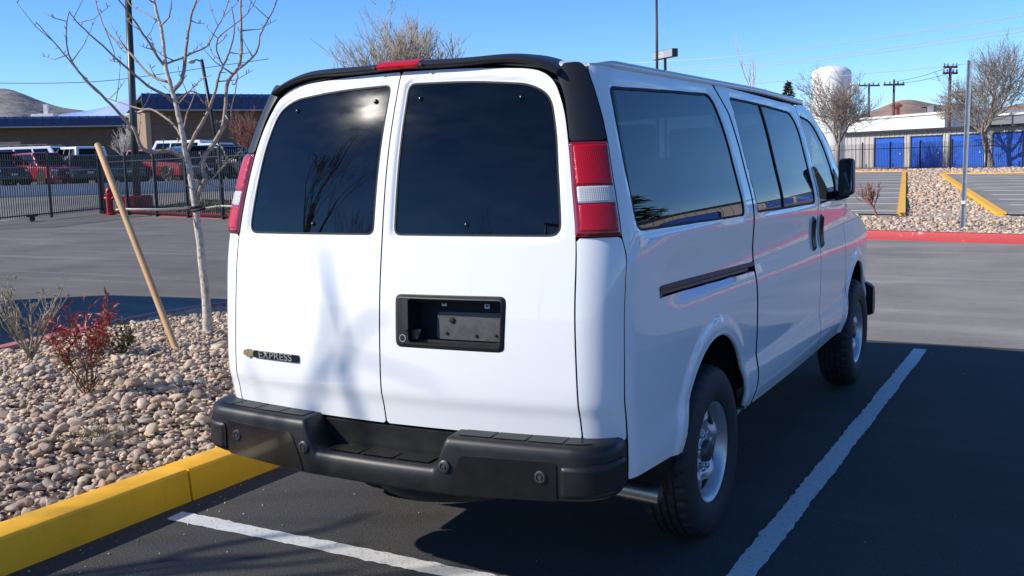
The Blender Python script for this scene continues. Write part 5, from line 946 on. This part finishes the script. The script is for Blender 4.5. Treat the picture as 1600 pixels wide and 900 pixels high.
for a, b in ((wl, w0), (w0, w1), (w1, w2), (w2, w3)):
    n_ = max(1, int(np.linalg.norm(b-a)/4))
    for k in range(n_):
        p = a+(b-a)*k/n_; q = a+(b-a)*((k+1)/n_)-(b-a)/np.linalg.norm(b-a)*.03; c = (p+q)/2; mb = MB(); mb.box((c[0], c[1], wz+.22), (np.linalg.norm(q-p), .22, .64), math.atan2((q-p)[1], (q-p)[0])); o = mb.build('wall_panel', cwall, rw); o.location = -Vector(rw.location)
UZ = 1.20
sheet('upper_car_park', [(p[0], p[1], UZ) for p in (wl, w0, w1, w2, w3)]+[tuple((w3-TC*70)[:2])+(UZ,), tuple((wl-TC*70)[:2])+(UZ,)], a_mid)
# gate and fence
gt = fence('sliding_gate', gB-(gB-g0)*.005, gA+(gA-g0)*.6, 2.42, .155, 4.2, 'black iron sliding gate with small wheels across the driveway', rails=(.06, .90), pw=.026, post_w=.09, cat='gate', zA=.10, zB=.10)
for x in (5.6, 12.): 
    for dy in (-.10, .10): mb = MB(); mb.lathe([(.03, -.02), (.105, -.03), (.105, .03), (.03, .02)], 18, (x+dy*2.2, dy, .0), 'y'); mb.build('wheel', iron, gt, sh=40)
    mb = MB(); mb.box((x, 0, .12), (.7, .05, .10)); mb.build('wheel_bracket', iron, gt)
fn = fence('iron_fence', gB, gE2, 2.45, .155, 2.75, 'black iron picket fence above the red kerb next to the gate', rails=(.05, .90), pw=.025, post_w=.10)
mb = MB(); mb.box((gB[0], gB[1], 1.32), (.20, .20, 2.64), .4); mb.box((gB[0], gB[1], 2.66), (.24, .24, .05), .4); o = mb.build('gate_post', iron, None); tag(o, 'thick black square gate post between gate and fence', 'post')
# fire hydrant
hp = G(173, 336); e = empty('fire_hydrant', hp); tag(e, 'red fire hydrant standing behind the wooden stake at the fence', 'hydrant'); hyd = mat('red_hydrant', (.42, .015, .02), rough=.4, var=.15, vscale=6)
mb = MB(); mb.lathe([(.20, 0), (.20, .08), (.14, .10), (.14, .80), (.18, .82), (.18, .88), (.14, .90), (.13, 1.02), (.08, 1.12), (.03, 1.15), (.03, 1.22), (.005, 1.225)], 22); mb.build('barrel', hyd, e, sh=40)
for an in (0, math.pi): mb = MB(); mb.tube([(0, 0, .70), (.26*math.cos(an), .26*math.sin(an), .70)], [.06, .065], 12); mb.build('side_cap', hyd, e, sh=40)
mb = MB(); mb.tube([(0, 0, .62), tuple(TC*.28+np.array([0, 0, .62]))], [.08, .085], 12); mb.build('front_cap', hyd, e, sh=40)
# tall lamp pole with red footing
lp = DP(214, 309, 43.5); e = empty('lamp_pole', (lp[0], lp[1], .30)); tag(e, 'tall dark lamp pole on a round red footing behind the fence', 'lamp pole'); mb = MB(); tl = DP(199, -20, 43.5); tp_ = np.array([tl[0]-lp[0], tl[1]-lp[1], tl[2]-.3]); mb.tube([(0, 0, .3), tuple(tp_*.5), tuple(tp_)], [.155, .15, .135], 14); mb.build('pole', mat('dark_green_pole', (.035, .045, .042), rough=.4, metal=.2), e, smooth=True)
mb = MB(); mb.lathe([(.62, -.4), (.62, .42), (.58, .46), (.02, .46)], 28); mb.build('footing', redk, e, sh=40); mb = MB(); mb.box(tuple(tp_+VR*.6), (1.3, .35, .16), math.atan2(VR[1], VR[0])); bev(mb.build('lamp_head', iron, e), .04)
# leaning street lamp
a = DP(345, 225, 63); b = DP(315, 93, 63); e = empty('street_lamp', (a[0], a[1], UZ)); tag(e, 'leaning dark street lamp with a short arm in front of the blue fascia', 'street lamp'); d = b-np.array([a[0], a[1], UZ]); mb = MB(); mb.tube([(0, 0, 0), tuple(d*.5), tuple(d)], [.13, .12, .10], 10); mb.build('pole', iron, e, smooth=True); f_ = DP(299, 96, 63)-np.array([a[0], a[1], UZ]); mb = MB(); mb.tube([tuple(d*.98), tuple((d*.98+f_)/2+np.array([0, 0, .12])), tuple(f_)], .045, 8); mb.build('arm', iron, e, smooth=True); mb = MB(); mb.lathe([(.02, .12), (.22, .06), (.25, 0), (.16, -.12), (.02, -.14)], 16, tuple(f_)); mb.build('lamp_head', mat('lamp_grey', (.5, .5, .48), rough=.4), e, sh=40)
# brick building with blue metal roof
brick = bpy.data.materials.new('brown_brick'); brick.use_nodes = True; t = brick.node_tree; b_ = t.nodes['Principled BSDF']; b_.inputs['Roughness'].default_value = .85; br = t.nodes.new('ShaderNodeTexBrick'); br.inputs['Color1'].default_value = (.15, .088, .058, 1); br.inputs['Color2'].default_value = (.19, .115, .078, 1); br.inputs['Mortar'].default_value = (.15, .115, .09, 1); br.inputs['Scale'].default_value = 2.2; br.inputs['Mortar Size'].default_value = .012; tc = t.nodes.new('ShaderNodeTexCoord'); mp = t.nodes.new('ShaderNodeMapping'); mp.inputs['Rotation'].default_value = (math.radians(90), 0, 0); t.links.new(tc.outputs['Object'], mp.inputs[0]); t.links.new(mp.outputs[0], br.inputs['Vector']); t.links.new(br.outputs[0], b_.inputs['Base Color'])
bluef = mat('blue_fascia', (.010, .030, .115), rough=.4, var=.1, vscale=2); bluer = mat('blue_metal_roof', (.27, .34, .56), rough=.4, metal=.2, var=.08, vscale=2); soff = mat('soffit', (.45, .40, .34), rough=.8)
A_ = DP(-160, 188, 84); B2 = DP(208, 188, 90); C2 = DP(222, 158, 88); D2 = DP(520, 158, 96)
def ztop(px, py, dep): return DP(px, py, dep)[2]
bb = empty('brick_building', (B2[0], B2[1], UZ)); tag(bb, 'brown brick building with a blue metal fascia and pitched blue roof', 'building')
def wing(A, Bq, zt, zb, deep, pw, over=.9):
    d = Bq-A; d[2] = 0; L_ = np.linalg.norm(d); an = math.atan2(d[1], d[0]); n_in = np.array([-d[1], d[0], 0])/L_; n_in = n_in if n_in@TC < 0 else -n_in; u = d/L_
    def pl(o): o.location = -Vector(bb.location); return o
    c = (A+Bq)/2+n_in*(deep/2+over); mb = MB(); mb.box((c[0], c[1], (UZ-1+zb)/2), (L_-.6, deep, zb-UZ+1), an); w_ = mb.build('wall', brick, bb); pl(w_)
    c = (A+Bq)/2+n_in*(deep/2); mb = MB(); mb.box((c[0], c[1], zb+.06), (L_, deep+over, .10), an); pl(mb.build('soffit', soff, bb))
    n_ = int(L_/pw); 
    for k in range(n_):
        p = A+u*(k+.5)*L_/n_; mb = MB(); mb.box((p[0], p[1], (zt*.76+zb*.24+zb)/2), (L_/n_-.05, .10, (zt-zb)*.76), an); q = p+n_in*.28; z1 = zb+(zt-zb)*.76
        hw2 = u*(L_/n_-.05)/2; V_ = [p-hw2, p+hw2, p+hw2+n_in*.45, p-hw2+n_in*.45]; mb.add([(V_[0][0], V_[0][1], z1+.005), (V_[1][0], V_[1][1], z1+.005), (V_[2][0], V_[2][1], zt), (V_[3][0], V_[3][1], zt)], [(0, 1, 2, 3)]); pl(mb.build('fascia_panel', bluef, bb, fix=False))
        s_ = A+u*k*L_/n_; mb = MB(); mb.box((s_[0], s_[1], (zt+zb)/2), (.06, .18, zt-zb), an); pl(mb.build('seam_rib', bluef, bb))
    c = (A+Bq)/2+n_in*(deep/2+.5); mb = MB(); mb.box((c[0], c[1], zt-.25), (L_-.2, deep, .5), an); pl(mb.build('flat_roof', soff, bb)); return u, n_in
wing(A_, B2, ztop(100, 180, 87), ztop(100, 198, 87), 16, .72); u2, n2 = wing(C2, D2, ztop(230, 145, 88), ztop(230, 173, 88), 22, .60)
# pitched roof that falls away to the left
rz = ztop(222, 145, 88); p1 = C2.copy(); p1[2] = rz; p2 = C2+n2*22; p2[2] = rz; p3 = DP(78, 181, 112); p4 = DP(190, 186, 93.5); p3[2] = ztop(78, 181, 112); p4[2] = ztop(190, 184, 93.5)
for k in range(26):
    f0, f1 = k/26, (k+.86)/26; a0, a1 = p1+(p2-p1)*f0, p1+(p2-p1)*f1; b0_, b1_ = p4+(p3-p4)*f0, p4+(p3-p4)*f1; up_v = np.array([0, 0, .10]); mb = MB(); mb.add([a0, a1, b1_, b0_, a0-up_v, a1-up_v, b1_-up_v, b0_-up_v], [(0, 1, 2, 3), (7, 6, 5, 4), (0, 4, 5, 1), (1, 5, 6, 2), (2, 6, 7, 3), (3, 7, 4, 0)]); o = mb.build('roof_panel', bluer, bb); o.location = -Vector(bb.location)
wa = C2+n2*.9+u2*.3; wb2 = p4.copy()*.75+C2*.25+n2*3; q_ = DP(196, 200, 90); mb = MB(); tz = ztop(215, 176, 89); mb.add([(wa[0], wa[1], 0), (wa[0], wa[1], tz), (q_[0], q_[1], tz-.2), (q_[0], q_[1], 0), (wa[0]+.3, wa[1]+.3, 0), (wa[0]+.3, wa[1]+.3, tz), (q_[0]+.3, q_[1]+.3, tz-.2), (q_[0]+.3, q_[1]+.3, 0)], [(0, 1, 2, 3), (7, 6, 5, 4), (0, 4, 5, 1), (1, 5, 6, 2), (2, 6, 7, 3), (3, 7, 4, 0)]); o = mb.build('return_wall', mat('tan_brick', (.46, .31, .21), rough=.85, var=.1, vscale=4), bb); o.location = -Vector(bb.location)
pa = DP(-40, 215, 78); pb = DP(31, 215, 80); d = pb-pa; mb = MB(); ztl = ztop(0, 222, 79); mb.box(((pa+pb)[0]/2, (pa+pb)[1]/2, (ztl+UZ)/2-.3), (np.linalg.norm(d[:2]), .4, ztl-UZ+.6), math.atan2(d[1], d[0])-.5); o = mb.build('screen_wall', MATS['tan_brick'], None); tag(o, 'low tan brick screen wall in front of the brown building', 'wall')
p = DP(70, 181, 100); e = empty('roof_unit', (p[0], p[1], DP(70, 183, 100)[2]-.6)); tag(e, 'small white air unit on the flat roof edge', 'air unit'); mb = MB(); mb.box((0, 0, .45), (2.2, 1.2, .9), .5); bev(mb.build('casing', whitew, e), .03); mb = MB(); mb.box((.3, 0, 1.3), (.4, .4, 1.), .5); mb.build('stack', whitew, e)
# ================================================================ parked vehicles
cg = glass_mat('car_glass', (.06, .07, .08)); cary = mat('tyre_far', (.015, .015, .015), rough=.8); rimm = mat('alloy', (.5, .5, .5), rough=.3, metal=.8); headl = mat('headlight_lens', (.55, .55, .52), rough=.1, coat=1.)
def vehicle(name, label, pos, heading, kind, col, L=4.7, Wd=1.86, H=1.72, bot=None, hood=None, rack=False):
    e = empty(name, (pos[0], pos[1], pos[2]), heading); tag(e, label, 'truck' if 'pickup' in name else ('van' if 'van' in name else 'car'), 'vehicles parked behind the retaining wall'); key = 'paint_%.2f_%.2f_%.2f' % col; pm = mat(key, col, rough=.3, coat=1.)
    h = L/2; w = Wd/2; bl = .98 if H > 1.55 else .86
    if kind == 'pickup': bl = 1.05; cab = [(h-1.45, bl), (h-2.05, H), (h-3.35, H), (h-3.55, bl)]
    elif kind == 'sedan': cab = [(h-1.25, bl), (h-2.05, H), (-h+1.35, H-.02), (-h+.55, bl)]
    elif kind == 'van': cab = [(h-.75, bl), (h-1.45, H), (-h+.12, H), (-h+.02, bl)]
    else: cab = [(h-1.25, bl), (h-1.95, H), (-h+.42, H-.03), (-h+.04, bl)]
    low = [(h-.06, .30), (h, .42), (h-.01, .70), (h-.10, bl-.13), (h-.35, bl-.06), (cab[0][0], bl), (-h+.05, bl), (-h, bl-.10), (-h-.02, .55), (-h+.05, .32)]
    mb = MB(); mb.loft([[(x, y, z) for x, z in [(xx*(1-.035*k), zz+.03*k*(zz < .5)) for xx, zz in low]] for y, k in ((-w, 1.), (-w+.05, .25), (-w+.15, 0), (w-.15, 0), (w-.05, .25), (w, 1.))]); bev(mb.build('body', pm, e), .035, 2, 25)
    ti = .17; mb = MB(); V = [(x, s*(w-.06-(ti if z > bl else 0)), z) for s in (-1, 1) for x, z in cab]; mb.add(V, [(0, 1, 2, 3), (7, 6, 5, 4), (0, 4, 5, 1), (1, 5, 6, 2), (2, 6, 7, 3), (3, 7, 4, 0)]); bev(mb.build('cabin', pm, e), .05, 3, 25)
    def pane(nm, Q, n, m=cg): Q = [np.array(q) for q in Q]; n = np.array(n); mb = MB(); k = len(Q); mb.add([q+n*.012 for q in Q]+[q-n*.03 for q in Q], [tuple(range(k))]+[(i, (i+1) % k, k+(i+1) % k, k+i) for i in range(k)]); return mb.build(nm, m, e)
    def lerp(a, b, t): return tuple(np.array(a)+(np.array(b)-np.array(a))*t)
    def bil(F, u, v): return lerp(lerp(F[0], F[3], u), lerp(F[1], F[2], u), v)
    for s in (-1, 1):
        F = [V[(0 if s < 0 else 4)+i] for i in range(4)]; nrm = np.cross(np.array(F[1])-np.array(F[0]), np.array(F[3])-np.array(F[0])); nrm /= np.linalg.norm(nrm); nrm = nrm if nrm[1]*s > 0 else -nrm; cuts = {'sedan': (.06, .50, .94), 'pickup': (.07, .52, .94), 'suv': (.05, .36, .66, .95), 'van': (.06, .32, .62, .94)}[kind]
        for a, b in zip(cuts[:-1], cuts[1:]): pane('side_window', [bil(F, a+.015, .10), bil(F, a+.015, .88), bil(F, b-.015, .88), bil(F, b-.015, .10)], nrm)
        for hx in (h-.02,): mb = MB(); mb.box((hx-.06, s*(w-.26), bl-.26), (.12, .36, .15)); bev(mb.build('headlight', headl, e), .03)
        mb = MB(); mb.box((-h+.03, s*(w-.13), bl-.20), (.10, .18, .30)); bev(mb.build('tail_lamp', redl, e), .02)
        mb = MB(); mb.box((cab[0][0]-.25, s*(w+.06), bl+.08), (.12, .18, .14)); bev(mb.build('door_mirror', pm, e), .03)
        for x in (h-.92, -h+.95):
            wr = .33 if H < 1.6 else .37; wh = empty('wheel', (x, s*(w-.10), wr)); wh.parent = e; mb = MB(); mb.lathe([(wr*.6, -.11), (wr*.95, -.11), (wr, -.08), (wr, .08), (wr*.95, .115), (wr*.62, .12)], 26, axis='y', cap=False); mb.build('tyre', cary, wh, sh=40)
            mb = MB(); mb.lathe([(wr*.63, s*.06), (wr*.60, s*.105), (wr*.2, s*.085), (.01, s*.09)], 20, axis='y', cap=False); mb.build('rim', rimm, wh, sh=40)
            mb = MB(); mb.lathe([(wr+.07, -.10), (wr+.07, s*.103)], 24, (x, s*(w-.10), wr+.02), 'y'); mb.build('wheel_arch', dark, e)
    F = [V[0], V[1], V[5], V[4]]; nr = np.cross(np.array(F[1])-np.array(F[0]), np.array(F[3])-np.array(F[0])); nr /= np.linalg.norm(nr); nr = nr if nr[0] > 0 else -nr; pane('windscreen', [bil(F, .07, .08), bil(F, .07, .90), bil(F, .93, .90), bil(F, .93, .08)], nr)
    F = [V[3], V[2], V[6], V[7]]; nr = np.cross(np.array(F[1])-np.array(F[0]), np.array(F[3])-np.array(F[0])); nr /= np.linalg.norm(nr); nr = nr if nr[0] < 0 else -nr; pane('rear_window', [bil(F, .10, .14), bil(F, .10, .88), bil(F, .90, .88), bil(F, .90, .14)], nr)
    mb = MB(); mb.box((h-.02, 0, .62), (.08, Wd*.55, .20)); bev(mb.build('grille', plast, e), .02); mb = MB(); mb.box((h+.0, 0, .40), (.14, Wd*.94, .17)); bev(mb.build('front_bumper', hood or pm, e), .04); mb = MB(); mb.box((-h+.0, 0, .46), (.14, Wd*.94, .20)); bev(mb.build('rear_bumper', chrome if kind == 'pickup' else pm, e), .04)
    mb = MB(); mb.box((h+.035, 0, .60), (.02, .32, .11)); mb.build('number_plate', whitew, e); mb = MB(); mb.box((-h-.03, 0, .75), (.02, .32, .11)); mb.build('number_plate', whitew, e)
    if kind == 'pickup': mb = MB(); mb.box((-h+.95, 0, bl+.005), (1.65, Wd-.30, .02)); mb.build('bed_cover', dark, e)
    if hood is not None: mb = MB(); mb.box((h-.72, 0, bl-.015), (1.25, Wd-.16, .05), R=Matrix.Rotation(math.radians(3), 3, 'Y')); bev(mb.build('bonnet', hood, e), .03)
    if rack:
        for s in (-1, 1): mb = MB(); mb.tube([(cab[1][0]-.1, s*(w-.30), H+.02), (cab[1][0]-.25, s*(w-.30), H+.09), (cab[2][0]+.25, s*(w-.30), H+.09), (cab[2][0]+.1, s*(w-.30), H+.02)], .025, 6); mb.build('roof_rail', iron, e)
        for x in np.linspace(cab[1][0]-.4, cab[2][0]+.4, 4): mb = MB(); mb.tube([(x, -w+.30, H+.09), (x, w-.30, H+.09)], .02, 6); mb.build('cross_bar', iron, e)
    return e
def park(px, dep): p = DP(px, 262, dep); return np.array([p[0], p[1], UZ+.004])
def hd_(r, t): v = VR*r+TC*t; return math.atan2(v[1], v[0])
vehicle('pickup_truck', 'dark maroon pickup at the far left of the parked cars', park(-4, 53.5), hd_(.35, .94), 'pickup', (.035, .008, .010), 5.4, 1.95, 1.80)
vehicle('suv', 'red sport utility car parked nose towards the fence behind the gate', park(66, 53.0), hd_(.55, .83), 'suv', (.34, .012, .025), 4.7, 1.9, 1.68)
vehicle('white_van', 'white van with a roof rack behind the red sport utility car', park(64, 57.5), hd_(.86, .50), 'van', (.72, .73, .74), 5.2, 1.95, 2.12, rack=True)
vehicle('white_suv', 'white tall wagon beside the van with the roof rack', park(122, 57.5), hd_(-.35, -.93), 'suv', (.74, .74, .75), 5.0, 2.0, 2.05)
vehicle('dark_suv', 'dark grey wagon parked nose first beside the gate post', park(131, 53.5), hd_(.15, .98), 'suv', (.035, .04, .045), 4.6, 1.85, 1.52)
vehicle('sedan', 'dark green sedan parked between the gate post and the tall lamp pole', park(187, 53.5), hd_(.15, .98), 'sedan', (.012, .02, .02), 4.6, 1.82, 1.44)
vehicle('pickup_truck', 'red pickup parked behind the tall lamp pole', park(232, 54.5), hd_(.80, .60), 'pickup', (.42, .015, .03), 5.3, 1.95, 1.72)
vehicle('sedan', 'silver car in the row behind the red pickup', park(208, 59), hd_(.75, .65), 'sedan', (.50, .52, .54), 4.7, 1.84, 1.52)
vehicle('white_van', 'white high roofed wagon behind the trunk of the young tree', park(274, 58.5), hd_(-.80, -.60), 'suv', (.74, .74, .74), 5.2, 2.0, 2.28)
vehicle('dark_suv', 'black sport utility car parked right of the young tree trunk', park(303, 54), hd_(.25, .96), 'suv', (.012, .012, .014), 4.9, 1.95, 1.85)
vehicle('pickup_truck', 'white pickup cab behind the branching right limb of the young tree', park(338, 57.5), hd_(.80, .60), 'pickup', (.70, .70, .70), 5.5, 2.0, 2.05)
vehicle('pickup_truck', 'dark green truck with a tan bonnet near the reddish tree', park(352, 54.5), hd_(.62, .78), 'pickup', (.018, .022, .016), 5.4, 1.98, 1.78, hood=mat('tan_bonnet', (.50, .30, .10), rough=.4))
vehicle('sedan', 'grey car parked at the wall behind the right edge of the young tree', park(398, 53), hd_(.2, .97), 'sedan', (.06, .065, .075), 4.6, 1.84, 1.48)
# ================================================================ surroundings that only show as shadows and reflections
e = bare_tree('bare_tree', 'bare branching tree reflected in the left rear window', (-12.9, -10.3, 0.), 10.4, 101, greyb, spread=.42, levels=5, kids=(4, 3, 3, 3, 2), tlen=.32, r0=.13, tw=1.2)
for i, (x, y, h_) in enumerate(((-13, -33, 11), (-3, -38, 12), (8, -36, 10), (-24, -27, 11))):
    c = copy_tree(e); c.location = (x, y, 0); c.scale = (h_/9.3*1.25, h_/9.3*1.25, h_/9.3); c.rotation_euler = (0, 0, i*1.3); c['label'] = ['bare tree across the lot behind the photographer, next to the lamp', 'broad bare tree across the lot reflected in the rear window', 'low bare tree at the lot edge reflected in the right rear window', 'far bare tree reflected at the left of the rear window'][i]; c['group'] = 'bare trees along the far lot edge'
mb = MB(); e = empty('lamp_pole', (-4.6, -24, 0)); tag(e, 'dark lamp pole reflected in the right rear window', 'lamp pole'); mb.tube([(0, 0, 0), (0, 0, 8.4)], [.10, .07], 10); mb.build('pole', iron, e, smooth=True); mb = MB(); mb.box((.5, 0, 8.4), (1.2, .35, .14)); bev(mb.build('lamp_head', iron, e), .03)
k2 = storage((9., 30., 0), (23., 8., 0), 3.1, 'grey storage wing with blue doors reflected in the van windows', 1.2, 2.7, .6)
for (x, y, h_, s_) in ((13.5, 31, 8.5, 11), (19.5, 21.5, 7.6, 12), (25.5, 14., 9, 13)): conifer((x, y, 0), h_, 1.7, s_, 'pointed conifer behind the storage wing, %s' % {11: 'at its far end', 12: 'at its middle', 13: 'at its near end'}[s_], 1800, group='conifers behind the storage wing')
bt = vehicle('shadow_caster_van', 'unseen white box bodied van added to cast the shadow beside the faded red kerb', (-11.9, 2.95, 0), math.pi+.10, 'van', (.72, .72, .72), 6.2, 2.0, 2.05); bt['group'] = 'added shadow casters'  # out-of-view van added only for the shadow it throws on the driveway
mb = MB(); mb.box((-1.0, 0, 1.92), (4.2, 2.16, 2.16)); bev(mb.build('cargo_box', whitew, bt), .04, 2)
for s_ in (-.53, .53): mb = MB(); mb.box((-3.115, s_, 1.9), (.03, 1.0, 1.98)); bev(mb.build('cargo_door', whitew, bt), .01, 2)
for s_ in (-.06, .06): mb = MB(); mb.tube([(-3.15, s_, 1.0), (-3.15, s_, 2.8)], .015, 6); mb.build('door_bar', chrome, bt)
# bare tree up-sun of the van: its limbs are laid out along the shadows they throw on the rear doors and the asphalt
st = empty('bare_tree', (-7.3, -5.6, .15)); tag(st, 'bare tree in the gravel whose shadow falls across the rear doors', 'tree'); tk_ = MB(); cr_ = MB(); HUB = np.array([-7.05, -5.35, 3.6])
tk_.tube([(-7.3, -5.6, 0), (-7.25, -5.55, 1.5), (-7.1, -5.4, 2.8), tuple(HUB)], [.10, .085, .075, .065], 10)
def onrear(px, py):
    d = ray(px, py); t = 3.
    for _ in range(30):
        p = CAM+d*t; y = float(Yr(np.clip(p[2], .6, 2.05)))+.1*p[0]**2; t += (y-p[1])/d[1]
    return CAM+d*t
def limb(pts, t0, t1, r0_, r1_, rear, start=None, kr=.36):
    n = len(pts); Q = [(onrear(*p) if rear else G(*p))+SUN*(t0+(t1-t0)*k/(n-1)) for k, p in enumerate(pts)]; P_ = smooth_path(Q, 4); r0_, r1_ = r0_*kr, r1_*kr; cr_.tube(P_, list(np.linspace(r0_, r1_, len(P_))), 6)
    if start is not None: m_ = (Q[0]+np.array(start))/2+np.array([.1, -.1, .15]); cr_.tube([start, m_, Q[0]], [r0_*1.15, r0_*1.05, r0_], 6)
limb([(492, 640), (500, 575), (514, 505), (512, 440), (507, 385)], 8.2, 8.6, .045, .022, True, HUB)
limb([(545, 560), (532, 500), (518, 450), (513, 415)], 8.0, 8.4, .032, .018, True, HUB)
limb([(470, 655), (515, 580), (556, 525), (596, 488)], 7.8, 7.6, .042, .018, True, HUB)
limb([(535, 552), (600, 572), (690, 602)], 8.1, 8.2, .024, .012, True, HUB)
limb([(400, 600), (385, 545), (380, 520)], 8.4, 8.4, .010, .006, True); limb([(414, 640), (404, 600), (396, 570)], 8.3, 8.4, .012, .008, True, HUB)
for pl in ([(60, 905), (230, 880), (300, 861), (417, 840), (505, 828), (580, 800)], [(100, 912), (250, 888), (367, 877), (470, 862), (560, 850)], [(160, 915), (290, 893), (420, 884), (520, 874)], [(300, 920), (430, 905), (560, 893)], [(230, 880), (330, 872), (420, 868)]): limb(pl, 8.0, 8.6, .034, .014, False, None, 1.0)
for o in (tk_.build('trunk', greyb, st, smooth=True), cr_.build('crown', greyb, st, smooth=True)): o.location = -Vector(st.location)
